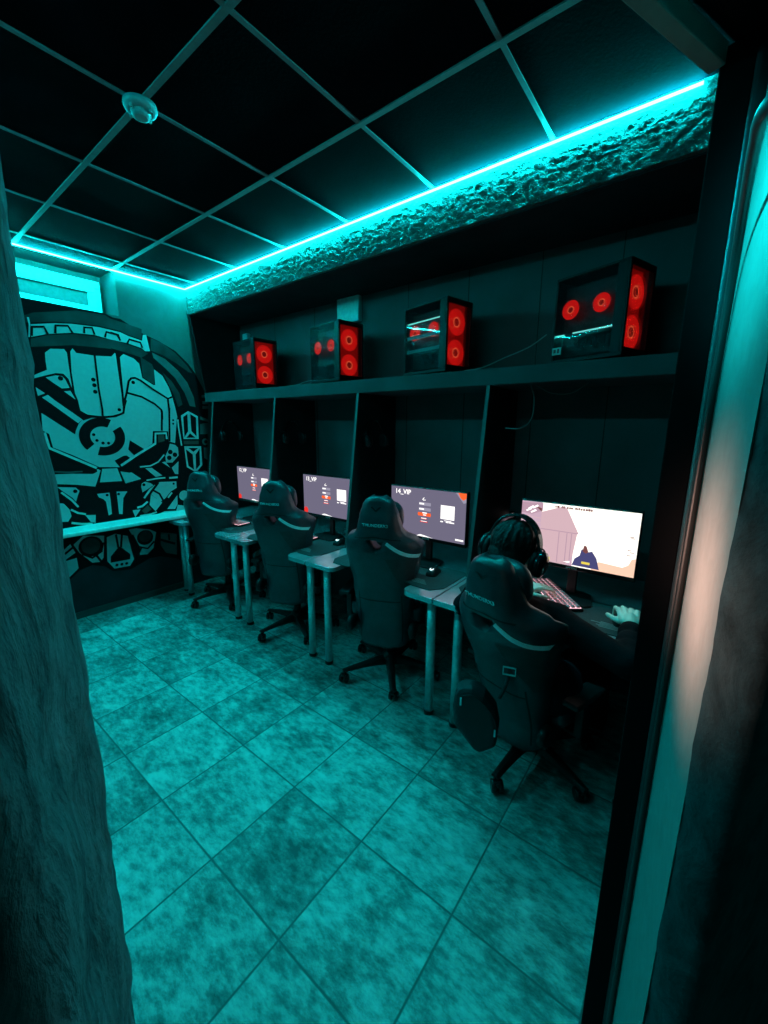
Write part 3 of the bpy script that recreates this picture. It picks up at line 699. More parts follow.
# ------------------------------------------------------------------ computers on the shelf
def fan(b, cx, cz, r, axis, lift, ring=True, hub=True):
    """glowing fan ring; axis 'y' = on the front (faces -y), 'x' = inside the case, faces -x"""
    def P(u, v): return (cx+u, lift, cz+v) if axis == 'y' else (lift, cx+u, cz+v)
    n = 28
    def disc(r0, r1, mi, d=0):
        A = [b.verts.new(P(r0*math.cos(2*PI*k/n), r0*math.sin(2*PI*k/n))) for k in range(n)]
        if r1 == 0: b.faces.new(A).material_index = mi; return
        B_ = [b.verts.new(P(r1*math.cos(2*PI*k/n), r1*math.sin(2*PI*k/n))) for k in range(n)]
        for k in range(n): b.faces.new((A[k], A[(k+1) % n], B_[(k+1) % n], B_[k])).material_index = mi
    disc(r, r*.40, 0); disc(r*.40, r*.29, 1); disc(r*.29, 0, 2)
def computer(y, rz, label, bars=0, tilt_bar=False, x=1.30):
    # local origin: front-left-bottom corner (glass side, fan front); body runs +x (width) and +y (depth)
    Wd, Dp, H = .222, .36, .415
    root = empty('computer', (x, y, 1.8685), rz, label, 'computer', 'computers on the shelf')
    b = BM()
    box(b, 0, 0, .012, Wd, Dp, .03); box(b, 0, 0, H-.012, Wd, Dp, H); box(b, Wd-.01, 0, .03, Wd, Dp, H-.012); box(b, 0, Dp-.01, .03, Wd, Dp, H-.012)
    box(b, 0, 0, .03, .014, .012, H-.012); box(b, Wd-.014, 0, .03, Wd, .012, H-.012); box(b, .014, 0, .03, Wd-.014, .012, .05); box(b, .014, 0, H-.03, Wd-.014, .012, H-.012)
    box(b, 0, .012, .03, .006, .056, H-.012)
    for fx in (.03, Wd-.03):
        for fy in (.04, Dp-.04): box(b, fx-.015, fy-.015, 0, fx+.015, fy+.015, .012)
    link('case', b, M_pccase, root, bevel=.002)
    b = BM(); box(b, .002, .054, .03, .0045, Dp-.012, H-.014); link('glass_side', b, M_pcglass, root)
    b = BM(); box(b, .016, .002, .05, Wd-.016, .004, H-.03); link('front_pane', b, M_pcglass, root)
    b = BM(); box(b, .012, .052, .03, Wd-.012, .054, H-.014); link('fan_bay', b, [M_redback, M_pccase], root).data.polygons.foreach_set('material_index', [0 if k == 2 else 1 for k in range(6)])
    for cz in (.125, .295):
        b = BM(); fan(b, Wd/2, cz, .074, 'y', .026)
        f = link('front_fan', b, [M_red, M_redhub, M_reddark], root)
        b = BM()
        for k in range(9):
            a = 2*PI*k/9; m = Matrix.Translation((Wd/2, .0235, cz)) @ Matrix.Rotation(a, 4, 'Y') @ Matrix.Rotation(.5, 4, 'Z')
            box(b, .028, -.001, -.004, .064, .001, .002, mtx=m)
        link('blade_set', b, M_redback, f)
    b = BM(); box(b, .06, .06, .05, .075, Dp-.02, H-.04)
    for k in range(9): box(b, .045, .09+.022*k, .07+.012*(k % 3), .06, .105+.022*k, .11+.02*(k % 2))
    box(b, .012, .07, .13, .06, .25, .155); link('main_board', b, M_pcpart, root)
    for k, (cy, cz, r) in enumerate(((.135, .265, .042), (.285, .262, .045))):
        b = BM(); fan(b, cy, cz, r, 'x', .03 if k == 0 else .02); link('cooler_fan' if k == 0 else 'rear_fan', b, [M_red, M_redhub, M_reddark], root)
    if bars:
        b = BM()
        for k, (z0, z1) in enumerate(((.315, .321), (.225, .245), (.145, .163))[:bars]): box(b, .009, .03, z0, .012, Dp-.02, z1, mi=0 if k == 0 else 1)
        link('light_bar', b, [M_led_sm, mat('pale_panel', (.35, .36, .36), .4)], root)
    if tilt_bar:
        b = BM(); box(b, .009, .03, .145, .012, Dp-.105, .151); box(b, .009, Dp-.06, .143, .012, Dp-.015, .149); link('light_bar', b, M_led_sm, root)
        b = BM(); box(b, -.0005, Dp-.055, .055, .003, Dp-.005, .09); st = link('sticker', b, mat('sticker_white', (.5, .45, .42), .6), root)
        b = BM(); box(b, -.001, Dp-.045, .062, .0, Dp-.033, .084); box(b, -.001, Dp-.026, .064, .0, Dp-.012, .082); link('sticker_print', b, mat('sticker_red', (.4, .03, .03), .6), st)
    return root
computer(-1.535, math.radians(-19), 'computer with red fans and a slanted cyan light bar, above the player', tilt_bar=True, x=1.295)
computer(-.635, math.radians(-13), 'computer with three pale bars behind its glass, second from the player', bars=3)
computer(.215, math.radians(-9), 'computer with red fans in front of the white wall box', bars=0)
computer(1.20, math.radians(-6), 'computer with red fans closest to the mural')
def wallbox(y0, y1, z0, z1, label):
    o = empty('wall_box', (XN, (y0+y1)/2, (z0+z1)/2), label=label, cat='box')
    b = BM(); box(b, -.045, -(y1-y0)/2, -(z1-z0)/2, -.001, (y1-y0)/2, (z1-z0)/2); link('cover', b, M_white, o, bevel=.008, seg=3)
    b = BM(); tube(b, [(-.02, (y1-y0)/2-.01, -(z1-z0)/2), (-.012, (y1-y0)/2+.015, -(z1-z0)/2-.12), (-.008, (y1-y0)/2+.02, -.50)], .004, 8); link('cable', b, M_cable, o)
wallbox(.345, .575, 2.36, 2.545, 'white box on the wall behind the second computer from the mural')
wallbox(1.80, 1.88, 2.33, 2.45, 'small white box in the far corner of the niche')
def cable(name, ctrl, r, label, m=M_cableg):
    b = BM(); tube(b, curve_pts(ctrl, 10), r, 6); return tag(link(name, b, m), label, 'cable')
cable('cable', [(1.36, -1.18, 2.02), (1.34, -1.10, 1.965), (1.315, -.98, 1.92), (1.31, -.86, 1.88), (1.32, -.76, 1.874), (1.36, -.70, 1.873)], .003, 'thin grey cable drooping to the shelf beside the computer above the player')
cable('cable', [(1.30, .50, 1.895), (1.29, .58, 1.885), (1.30, .66, 1.873), (1.32, .78, 1.872), (1.4, .82, 1.872)], .003, 'short grey cable lying on the shelf left of the second computer from the mural')
cable('cable', [(1.42, -1.10, 1.782), (1.40, -1.13, 1.70), (1.34, -1.14, 1.60), (1.25, -1.12, 1.555), (1.20, -1.06, 1.555)], .0028, 'thin cable loop hanging under the shelf in the player booth')
cable('cable', [(1.45, -1.12, 1.782), (1.45, -1.20, 1.74), (1.45, -1.30, 1.735), (1.45, -1.38, 1.782)], .0026, 'short cable bow under the shelf above the player monitor')

# ------------------------------------------------------------------ peripherals
def keyboard(x, y, rz, label):
    """long axis along local y"""
    o = empty('keyboard', (x, y, .7297), rz, label, 'keyboard', 'keyboards on the desks')
    L2, W2 = .19, .066
    b = BM(); box(b, -W2, -L2, 0, W2, L2, .014); link('case', b, M_black, o, bevel=.004)
    b = BM(); g = BM()
    for r in range(5):
        n = 14
        for k in range(n):
            x0 = -W2+.009+.0235*r; y0 = -L2+.008+.0267*k
            box(b, x0, y0, .0165, x0+.016, y0+.0195, .0235)
        box(g, -W2+.007+.0235*r, -L2+.007, .0142, -W2+.030+.0235*r, L2-.007, .0155)
    link('keycap_field', b, M_keycap, o); link('key_glow', g, M_key, o)
    return o
keyboard(1.165, -1.375, math.radians(-52), 'mechanical keyboard glowing pink, turned slantwise under the player left hand')
keyboard(1.03, 1.30, math.radians(6), 'keyboard with glowing keys on the desk nearest the mural')
keyboard(1.075, .50, math.radians(4), 'keyboard mostly hidden behind the second chair from the mural')
keyboard(1.06, -.33, math.radians(4), 'keyboard hidden behind the third chair from the mural')
def mouse(x, y, rz, label, grp='computer mice', loose=True):
    o = empty('computer_mouse', (x, y, .7297), rz, label, 'computer mouse', grp)
    b = BM(); n = 16; prev = None
    prof = [(-.062, .012, .004), (-.058, .024, .018), (-.045, .030, .030), (-.02, .032, .038), (.01, .030, .036), (.035, .029, .028), (.052, .027, .018), (.060, .018, .008)]
    for (xx, w, h) in prof:
        ring = [b.verts.new((xx, w*math.cos(PI*k/n), h*max(0, math.sin(PI*k/n))**.7)) for k in range(n+1)]
        if prev:
            for k in range(n): b.faces.new((prev[k], prev[k+1], ring[k+1], ring[k]))
        else: b.faces.new(ring)
        prev = ring
    b.faces.new(prev[::-1]); link('shell', b, M_black, o, smooth=True)
    b = BM(); tube(b, [(.040, -.004, .027), (.040, .004, .027)], .009, 14); link('scroll_wheel', b, M_tube, o)
    b = BM()
    box(b, -.040, -.010, .0325, -.022, -.006, .0375); box(b, -.040, .006, .0325, -.022, .010, .0375); box(b, -.044, -.003, .030, -.034, .003, .0362)
    link('logo_light', b, emit('mouse_logo_glow', (.75, .95, 1), 1.6), o)
    return o
mouse(1.06, -.742, .15, 'black mouse with a lit logo, left of the seated player')
mouse(1.165, .105, .1, 'black mouse beside the second monitor from the mural')
mouse(1.05, -1.692, .25, 'black mouse under the right hand of the player')
def headset(name_loc, rz, label, hang=True, m=None, group=None):
    """band arch in the local y-z plane, cups at +-.082 in y"""
    o = empty('headset', name_loc, 0, label, 'headset', group)
    if rz is not None: o.rotation_euler = rz
    b = BM()
    pts = [(0, -.088*math.cos(t)*(1 if abs(math.cos(t)) < .98 else 1), .02+.112*math.sin(t)) for t in [PI*k/20 for k in range(21)]]
    n = len(pts); rings = []
    for i, p in enumerate(pts):
        t = PI*i/20; nrm = Vector((0, -math.cos(t), math.sin(t)))
        w = .012 + .010*math.sin(t)
        ring = [b.verts.new(Vector(p) + q) for q in (Vector((-w, 0, 0)), Vector((-w*.9, 0, 0)) + nrm*.010, Vector((w*.9, 0, 0)) + nrm*.010, Vector((w, 0, 0)))]
        rings.append(ring)
    for u, v in zip(rings, rings[1:]):
        for k in range(4): b.faces.new((u[k], u[(k+1) % 4], v[(k+1) % 4], v[k]))
    b.faces.new(rings[0][::-1]); b.faces.new(rings[-1]); link('headband', b, M_blackg if m is None else m, o, smooth=False, bevel=.003)
    for s in (-1, 1):
        m4 = Matrix.Translation((0, s*.076, -.01)) @ Matrix.Rotation(-s*PI/2, 4, 'X') @ Matrix.Diagonal((.9, 1.12, 1, 1))
        b = BM(); lathe(b, [(.030, 0), (.041, .004), (.043, .014), (.040, .020)], 26, m4); cu = link('ear_cushion', b, M_black, o)
        b = BM(); lathe(b, [(.040, .020), (.043, .026), (.041, .038), (.028, .046), (.012, .048)], 26, m4); cp = link('ear_cup', b, M_blackg, o)
        b = BM(); tube(b, curve_pts([(-.018, s*.112, -.012), (-.014, s*.106, .032), (0, s*.094, .045), (.014, s*.106, .032), (.018, s*.112, -.012)], 5), .003, 6); link('yoke', b, M_tube, cp)
    return o

# ------------------------------------------------------------------ gaming chairs
def interp(tab, s):
    if s <= tab[0][0]: return tab[0][1]
    for (a, va), (b_, vb) in zip(tab, tab[1:]):
        if s <= b_:
            t = (s-a)/(b_-a); t = t*t*(3-2*t); return va+(vb-va)*t
    return tab[-1][1]
W_TAB = [(0, .145), (.06, .160), (.20, .170), (.36, .182), (.48, .205), (.56, .224), (.61, .226), (.655, .200), (.70, .138), (.735, .122), (.80, .108), (.86, .088), (.89, .070), (.902, .04)]
C_TAB = [(0, .0), (.15, .028), (.35, .022), (.6, -.004), (.75, -.0), (.9, .022)]
WING = [(0, .05), (.3, .06), (.45, .10), (.6, .14), (.66, .09), (.72, .045), (.9, .02)]
THK = [(0, .040), (.3, .045), (.6, .050), (.75, .048), (.9, .026)]
def back_pt(s, a):
    """a runs round the cross-section; a=0 -> +y edge, pi/2 -> front, -pi/2 -> rear"""
    w, t, c, g = interp(W_TAB, s), interp(THK, s), interp(C_TAB, s), interp(WING, s)
    e = .55
    ca, sa = math.cos(a), math.sin(a)
    y = w*math.copysign(abs(ca)**e, ca); x = t*math.copysign(abs(sa)**.8, sa)
    u = abs(y)/w
    x += c + g*(u**3.2)*(1.15 if sa > 0 else .75)
    if sa > 0 and u > .62: x += .022*math.sin(min(1, (u-.62)/.38)*PI)
    return Vector((x, y, s))
def rear_x(s, y):
    w, t, c, g = interp(W_TAB, s), interp(THK, s), interp(C_TAB, s), interp(WING, s)
    u = min(.999, abs(y)/w); ca = u**(1/.55); sa = math.sqrt(max(0, 1-ca*ca))
    return c + g*(u**3.2)*.75 - t*sa**.8
def make_chair(label, loc, rz, tilt=8, drop=0.0, base_rot=0):
    root = empty('gaming_chair', loc, rz, label, 'gaming chair', 'gaming chairs along the desks')
    zs = .40 - drop                                     # underside of seat area
    # backrest in its own tilted frame
    B = Matrix.Translation((-.185, 0, zs-.10)) @ Matrix.Rotation(-math.radians(tilt), 4, 'Y')
    n, ns = 36, 46; b = BM(); rings = []
    for i in range(ns+1):
        s = .902*i/ns
        rings.append([b.verts.new(B @ back_pt(s, 2*PI*k/n)) for k in range(n)])
    for u, v in zip(rings, rings[1:]):
        for k in range(n): b.faces.new((u[k], u[(k+1) % n], v[(k+1) % n], v[k]))
    b.faces.new(rings[0][::-1]); b.faces.new(rings[-1])
    back = link('backrest', b, M_leather, root, smooth=True)
    cb_ = BM(); prism(cb_, [(.660, -.042), (.672, -.052), (.684, -.046), (.684, .046), (.672, .052), (.660, .042), (.622, .018), (.612, 0), (.622, -.018)], -.3, .3,
                      mtx=B @ Matrix(((0, 0, 1, 0), (0, 1, 0, 0), (1, 0, 0, 0), (0, 0, 0, 1))))
    cut = link('cutter', cb_, M_black, root)
    md = back.modifiers.new('cut', 'BOOLEAN'); md.operation = 'DIFFERENCE'; md.object = cut; md.solver = 'EXACT'
    bake(back); me = cut.data; bpy.data.objects.remove(cut); bpy.data.meshes.remove(me)
    for p in back.data.polygons: p.use_smooth = True
    # surface strips on the rear of the backrest
    def strip(name, path, w, m, off=.003, par=back, th=.003):
        b = BM(); up_, dn = [], []
        for i, (s, y) in enumerate(path):
            a = Vector(path[max(i-1, 0)]); c = Vector(path[min(i+1, len(path)-1)]); d = (c-a).normalized(); nn = Vector((-d.y, d.x))*w/2
            q = []
            for sg in (1, -1):
                ss, yy = s+nn.x*sg, y+nn.y*sg
                q.append((B @ Vector((rear_x(ss, yy)-off, yy, ss)), B @ Vector((rear_x(ss, yy)+th, yy, ss))))
            up_.append(q)
        V = [[b.verts.new(p) for p in (q[0][0], q[1][0], q[1][1], q[0][1])] for q in up_]
        for u, v in zip(V, V[1:]):
            for k in range(4): b.faces.new((u[k], u[(k+1) % 4], v[(k+1) % 4], v[k]))
        b.faces.new(V[0][::-1]); b.faces.new(V[-1])
        return link(name, b, m, par, smooth=False)
    st = [(.672 - .105*(k/16) - .006*math.sin(k/16*PI), -.056 - .160*k/16) for k in range(17)]
    strip('shoulder_piping', st, .017, M_stripe).data
    # brown mesh fabric panel low on the right and seam lines
    def patch(name, outline_fn, m, s0, s1, ns_=16, ny_=10, off=.0022):
        b = BM(); G = []
        for i in range(ns_+1):
            s = s0+(s1-s0)*i/ns_; ya, yb = outline_fn(s); G.append([b.verts.new(B @ Vector((rear_x(s, ya+(yb-ya)*j/ny_)-off, ya+(yb-ya)*j/ny_, s))) for j in range(ny_+1)])
        for i in range(ns_):
            for j in range(ny_): b.faces.new((G[i][j], G[i+1][j], G[i+1][j+1], G[i][j+1]))
        return link(name, b, m, back, smooth=True)
    patch('fabric_panel', lambda s: (-interp(W_TAB, s)*.93, -.15+.42*max(0, (s-.34))), M_fabric, .34, .58)
    strip('center_seam', [(.30-.0*k, -.12+.24*k/8) for k in range(9)], .006, M_black, off=.0015)
    strip('center_seam', [(.04+.30*k/8, -.125) for k in range(9)], .006, M_black, off=.0015); strip('center_seam', [(.04+.30*k/8, .125) for k in range(9)], .006, M_black, off=.0015)
    strip('head_seam', [(.690+.012*math.cos((k-8)/8*PI/2)-.01*abs(k-8)/8, -.128+.256*k/16) for k in range(17)], .005, M_black, off=.0015)
    # lettering and emblem on the back of the head part
    me = text_mesh('THUNDERX3', .024, .0012); me.materials.append(M_letter)
    t = bpy.data.objects.new('lettering', me); C.objects.link(t); t.parent = back
    R_ = Matrix(((0, 0, -1, 0), (-1, 0, 0, 0), (0, 1, 0, 0), (0, 0, 0, 1)))
    t.matrix_local = B @ Matrix.Translation((rear_x(.768, 0)-.0035, 0, .768)) @ R_
    b = BM()
    for sg in (-1, 1): prism(b, [(0, -.012), (sg*.012, .0), (sg*.030, .018), (sg*.020, .019), (sg*.006, .006), (0, .0)][::sg], -.001, .0015)
    e = link('emblem', b, M_black, back); e.matrix_local = B @ Matrix.Translation((rear_x(.845, 0)-.003, 0, .845)) @ R_
    # head pillow on the front
    b = BM(); m4 = B @ Matrix.Translation((.105, 0, .765)) @ Matrix.Diagonal((.055, .118, .095, 1))
    bmesh.ops.create_uvsphere(b, u_segments=28, v_segments=16, radius=1)
    for v in b.verts:
        v.co = Vector([math.copysign(abs(q)**.7, q) for q in v.co]); v.co = m4 @ v.co
    link('head_pillow', b, M_leather, root, smooth=True)
    # seat
    b = BM(); rings = []
    for i in range(21):
        t_ = i/20; x = -.13+.42*t_; w = .215 + .018*math.sin(t_*PI) - .03*max(0, t_-.9)*10*.4
        ring = []
        for k in range(30):
            a = 2*PI*k/30; ca, sa = math.cos(a), math.sin(a)
            y = w*math.copysign(abs(ca)**.5, ca); z = .052*math.copysign(abs(sa)**.6, sa)
            if sa > 0: z += .035*max(0, abs(y)/w-.55)/.45 - .008
            if t_ > .85: z -= .03*((t_-.85)/.15)**2
            if t_ in (0, 1): y *= .93; z *= .6
            ring.append(b.verts.new((x, y, zs+.06+z)))
        rings.append(ring)
    for u, v in zip(rings, rings[1:]):
        for k in range(30): b.faces.new((u[k], u[(k+1) % 30], v[(k+1) % 30], v[k]))
    b.faces.new(rings[0][::-1]); b.faces.new(rings[-1]); link('seat', b, M_leather, root, smooth=True)
    b = BM(); box(b, -.13, -.10, zs-.045, .13, .10, zs+.012); box(b, -.18, -.17, zs-.010, .18, -.13, zs+.012); box(b, -.18, .13, zs-.010, .18, .17, zs+.012); link('tilt_mechanism', b, M_black, root, bevel=.008)
    b = BM(); tube(b, [(.04, -.09, zs-.02), (.05, -.23, zs-.022), (.05, -.29, zs-.012)], .007, 8); link('lever', b, M_black, root)
    for s in (-1, 1):
        b = BM(); m4 = Matrix.Translation((-.205, s*.185, zs+.02)) @ Matrix.Rotation(PI/2, 4, 'X'); lathe(b, [(.030, -.02), (.047, -.012), (.047, .012), (.030, .02)], 20, m4); hg = link('hinge_cover', b, M_black, root)
        b = BM(); box(b, -.215, s*.185-.012, zs-.03, -.10, s*.185+.012, zs+.04); link('hinge_plate', b, M_black, hg, bevel=.006)
    # armrests
    for s in (-1, 1):
        b = BM(); box(b, -.075, s*.248-.018, zs-.008, .0, s*.248+.018, zs+.165); box(b, -.075, s*.17, zs-.012, .0, s*.262, zs+.004); ar = link('armrest', b, M_black, root, bevel=.006)
        b = BM(); prism(b, [(-.16, s*.248-.035), (.06, s*.248-.042), (.085, s*.248-.03), (.085, s*.248+.03), (.06, s*.248+.042), (-.16, s*.248+.035)], zs+.165, zs+.19); link('arm_pad', b, M_black, ar, bevel=.008)
    # gas lift and base
    b = BM(); lathe(b, [(.027, .13), (.027, .25), (.019, .252), (.019, zs-.04)], 20); link('gas_lift', b, M_black, root)
    b = BM(); lathe(b, [(.035, .075), (.052, .08), (.050, .13), (.030, .15)], 24); link('base_hub', b, M_black, root)
    for k in range(5):
        a = base_rot + 2*PI*k/5; Rm = Matrix.Rotation(a, 4, 'Z')
        b = BM(); rings = []
        for i in range(9):
            t_ = i/8; r = .03+.285*t_; w = .028-.010*t_; h0 = .070+.018*math.sin(t_*PI)*.5 - .002*t_; h1 = .128-.045*t_
            rings.append([b.verts.new(Rm @ Vector((r, y, z))) for y, z in ((-w, h0), (-w*.8, h1-.006), (-w*.35, h1), (w*.35, h1), (w*.8, h1-.006), (w, h0))])
        for u, v in zip(rings, rings[1:]):
            for j in range(6): b.faces.new((u[j], u[(j+1) % 6], v[(j+1) % 6], v[j]))
        b.faces.new(rings[0][::-1]); b.faces.new(rings[-1]); lg = link('leg', b, M_black, root)
        b = BM(); A = a + (k*1.9+.8)
        Cm = Matrix.Translation(Rm @ Vector((.30, 0, 0))) @ Matrix.Rotation(A, 4, 'Z')
        for sg in (-1, 1):
            m4 = Cm @ Matrix.Translation((.014, sg*.015, .0285)) @ Matrix.Rotation(PI/2, 4, 'X'); lathe(b, [(.018, -.011), (.027, -.009), (.0285, 0), (.027, .009), (.018, .011)], 20, m4)
        tube(b, [Cm @ Vector((0, 0, .03)), Cm @ Vector((0, 0, .075))], .008, 10)
        prism(b, [(-.012, -.010), (.035, -.010), (.035, .010), (-.012, .010)], .046, .060, mtx=Cm)
        link('caster', b, M_blackg, lg)
    return root, B
YAW = math.radians(24)
make_chair('black gaming chair farthest from the player, beside the mural', (1.03, 1.40, 0), YAW, base_rot=math.radians(170)-YAW)
make_chair('black gaming chair second from the mural', (1.05, .47, 0), YAW, base_rot=math.radians(170)-YAW)
make_chair('empty black gaming chair next to the seated player', (1.03, -.455, 0), YAW-.03, base_rot=math.radians(150)-YAW)
yaw4 = math.radians(-15)
ch4, B4 = make_chair('black gaming chair in which the player sits', (.91, -1.40, 0), yaw4, tilt=16, drop=.10, base_rot=math.radians(171)-yaw4)

# ------------------------------------------------------------------ shoulder bag hung behind the player's chair
bag = empty('shoulder_bag', (.505, -1.29, .42), math.radians(18), 'small black bag hanging behind the player chair', 'bag')
def soft(prof, d0, d1, n=8):
    """rounded slab: outline prof (y,z), thickness along x from d0 to d1"""
    b = BM(); L_ = []
    cy = sum(p[0] for p in prof)/len(prof); cz = sum(p[1] for p in prof)/len(prof)
    for i in range(n+1):
        t = i/n; k = 1-.16*abs(2*t-1)**4
        L_.append([b.verts.new((d0+(d1-d0)*t, cy+(p[0]-cy)*k, cz+(p[1]-cz)*k)) for p in prof])
    m = len(prof)
    for u, v in zip(L_, L_[1:]):
        for k in range(m): b.faces.new((u[k], u[(k+1) % m], v[(k+1) % m], v[k]))
    b.faces.new(L_[0][::-1]); b.faces.new(L_[-1]); return b
bp_ = [(v.x, v.y) for v in [Vector((p[0], p[1])) for p in ((.055, .125), (.085, .10), (.095, .02), (.085, -.06), (.0, -.155), (-.025, -.165), (-.085, -.12), (-.092, -.02), (-.075, .05), (-.03, .105), (.02, .13))]]
link('pouch', soft(bp_, -.045, .045), M_bag, bag, smooth=False, bevel=.012, seg=3)
b = BM(); tube(b, curve_pts([(-.046, .06, .09), (-.05, .01, .105), (-.05, -.04, .07), (-.05, -.075, .02), (-.046, -.085, -.04)], 6), .003, 6); zp = link('zipper', b, M_tube, bag)
b = BM(); box(b, -.056, .055, .055, -.050, .062, .088); box(b, -.056, -.082, -.05, -.050, -.075, -.02); link('zip_pull', b, M_chrome, zp)
b = BM(); tube(b, curve_pts([(-.005, -.085, .09), (.0, -.108, .16), (.02, -.118, .24), (.055, -.125, .34), (.09, -.11, .44), (.13, -.07, .52)], 8), .008, 6); sp = link('strap', b, M_bag, bag)
b = BM()
for (y0, z0, y1, z1) in ((-.140, .195, -.090, .199), (-.140, .226, -.090, .230), (-.140, .195, -.136, .230), (-.094, .195, -.090, .230)): box(b, -.004, y0, z0, .002, y1, z1)
link('buckle', b, M_chrome, sp)
# headsets
for yy, lab in ((.02, 'black headset hanging on the middle booth partition'), (.915, 'black headset hanging on the partition behind the second chair from the mural'), (1.85, 'black headset hanging in the booth beside the mural')):
    headset((1.42, yy-.035, 1.47), (0, .3, PI/2), lab, group='headsets hung in the booths')
    hk = empty('hook', (1.42, yy-.010, 1.59), label=lab.replace('black headset hanging', 'small hook holding the headset'), cat='hook')
    b = BM(); tube(b, [(0, 0, .012), (0, -.02, .008), (0, -.045, .004), (0, -.052, .014)], .004, 8); link('prong', b, M_black, hk)
    b = BM(); box(b, -.012, -.0005, -.012, .012, .002, .03); link('plate', b, M_black, hk)
bt = empty('power_button', (XN, -.952, .998), label='round lit button on the back panel left of the game monitor', cat='button')
m4 = Matrix.Rotation(-PI/2, 4, 'Y')
b = BM(); lathe(b, [(.028, -.0), (.028, .008), (.022, .010)], 20, m4); link('button_ring', b, M_black, bt)
b = BM(); lathe(b, [(.012, .009), (.012, .0115), (.010, .012)], 16, m4); link('lit_center', b, emit('button_light', (1, .85, .85), 1.5), bt)
# ------------------------------------------------------------------ the player
def cap(b, p, q, r0, r1, n=16):
    p, q = Vector(p), Vector(q); d = (q-p); L_ = d.length
    if L_ < 1e-6: d = Vector((0, 0, 1))
    rot = d.normalized().to_track_quat('Z', 'Y').to_matrix().to_4x4()
    prof = []
    for k in range(5): a = -PI/2+PI/2*k/4; prof.append((max(.0008, r0*math.cos(a)), r0*math.sin(a)))
    for k in range(1, 6): a = PI/2*k/5; prof.append((max(.0008, r1*math.cos(a)), L_+r1*math.sin(a)))
    lathe(b, prof, n, Matrix.Translation(p) @ rot)
def ell(b, c, rx, ry, rz, mtx=None):
    g = BM(); bmesh.ops.create_uvsphere(g, u_segments=24, v_segments=16, radius=1)
    m = (mtx or Matrix.Identity(4)); mp = {}
    for v in g.verts: mp[v] = b.verts.new(m @ Vector((c[0]+v.co.x*rx, c[1]+v.co.y*ry, c[2]+v.co.z*rz)))
    for f in g.faces: b.faces.new([mp[v] for v in f.verts])
    g.free()
def fused(name, b, m, voxel, parent, smooth_it=4):
    bmesh.ops.recalc_face_normals(b, faces=b.faces)
    me = bpy.data.meshes.new(name); b.to_mesh(me); b.free()
    o = bpy.data.objects.new(name, me); C.objects.link(o)
    r = o.modifiers.new('r', 'REMESH'); r.mode = 'VOXEL'; r.voxel_size = voxel; r.use_smooth_shade = True
    s = o.modifiers.new('s', 'SMOOTH'); s.factor = .5; s.iterations = smooth_it
    bake(o); o.data.materials.clear(); o.data.materials.append(m)
    for p in o.data.polygons: p.use_smooth = True
    o.parent = parent
    return o
person = empty('person', (0, 0, 0), label='seated person in dark clothes wearing a headset, right hand on the mouse', cat='person')
HC = Vector((.80, -1.288, 1.035))                       # head centre
hy = math.radians(-8)
HM = Matrix.Translation(HC) @ Matrix.Rotation(hy, 4, 'Z') @ Matrix.Rotation(math.radians(16), 4, 'Y') @ Matrix.Rotation(math.radians(6), 4, 'X') @ Matrix.Diagonal((1.12, 1.14, 1.08, 1))
shR, shL = Vector((.815, -1.485, .765)), Vector((.845, -1.12, .765))
elR, wrR = Vector((.665, -1.770, .745)), Vector((.905, -1.748, .782))
elL, wrL = Vector((.80, -1.07, .72)), Vector((.985, -1.255, .775))
neck = Vector((.79, -1.295, .865)); chest = Vector((.785, -1.31, .70)); waist = Vector((.78, -1.37, .54)); pel = Vector((.80, -1.40, .43))
hipL, hipR = Vector((.82, -1.31, .455)), Vector((.82, -1.49, .455))
knL, knR = Vector((1.18, -1.27, .50)), Vector((1.16, -1.60, .50))
anL, anR = Vector((1.12, -1.24, .09)), Vector((1.28, -1.62, .09))
bm_ = BM()
ell(bm_, (0.002, 0, .020), .094, .076, .098, HM)              # skull
ell(bm_, (.030, 0, -.045), .062, .056, .070, HM)              # jaw and face
cap(bm_, HM @ Vector((.085, 0, -.002)), HM @ Vector((.105, 0, -.030)), .010, .014)   # nose
cap(bm_, HM @ Vector((.078, -.020, -.062)), HM @ Vector((.078, .020, -.062)), .010, .010)  # lips
cap(bm_, HM @ Vector((.082, -.035, .018)), HM @ Vector((.082, .035, .018)), .010, .010)  # brow
cap(bm_, HM @ Vector((.066, -.008, -.102)), HM @ Vector((.066, .008, -.102)), .016, .016)  # chin
for s in (-1, 1): ell(bm_, (-.005, s*.078, -.012), .018, .010, .030, HM)   # ears
cap(bm_, neck - Vector((.01, 0, .04)), HM @ Vector((-.012, 0, -.05)), .056, .052)
def torso(b, g=0):
    cap(b, chest, waist, .135+g, .120+g); cap(b, waist, pel, .12+g, .13+g)
    cap(b, chest+Vector((.0, .07, .02)), chest-Vector((0, .07, -.02)), .115+g, .115+g)
    cap(b, shL, shR, .062+g, .062+g); cap(b, neck-Vector((.015, 0, .05)), chest, .075+g, .12+g)
def arms(b, g=0, w=0):
    for s, e, wr in ((shR, elR, wrR), (shL, elL, wrL)):
        cap(b, s, e, .052+g, .042+g); cap(b, e, wr-(wr-e)*w, .042+g, (.028+.012*w)+g)
def legs(b, g=0):
    for h, k, a in ((hipL, knL, anL), (hipR, knR, anR)): cap(b, h, k, .085+g, .060+g); cap(b, k, a, .058+g, .040+g)
torso(bm_); arms(bm_); legs(bm_)
for a in (anL, anR): cap(bm_, a+Vector((-.02, 0, -.045)), a+Vector((.16, 0, -.055)), .036, .030)
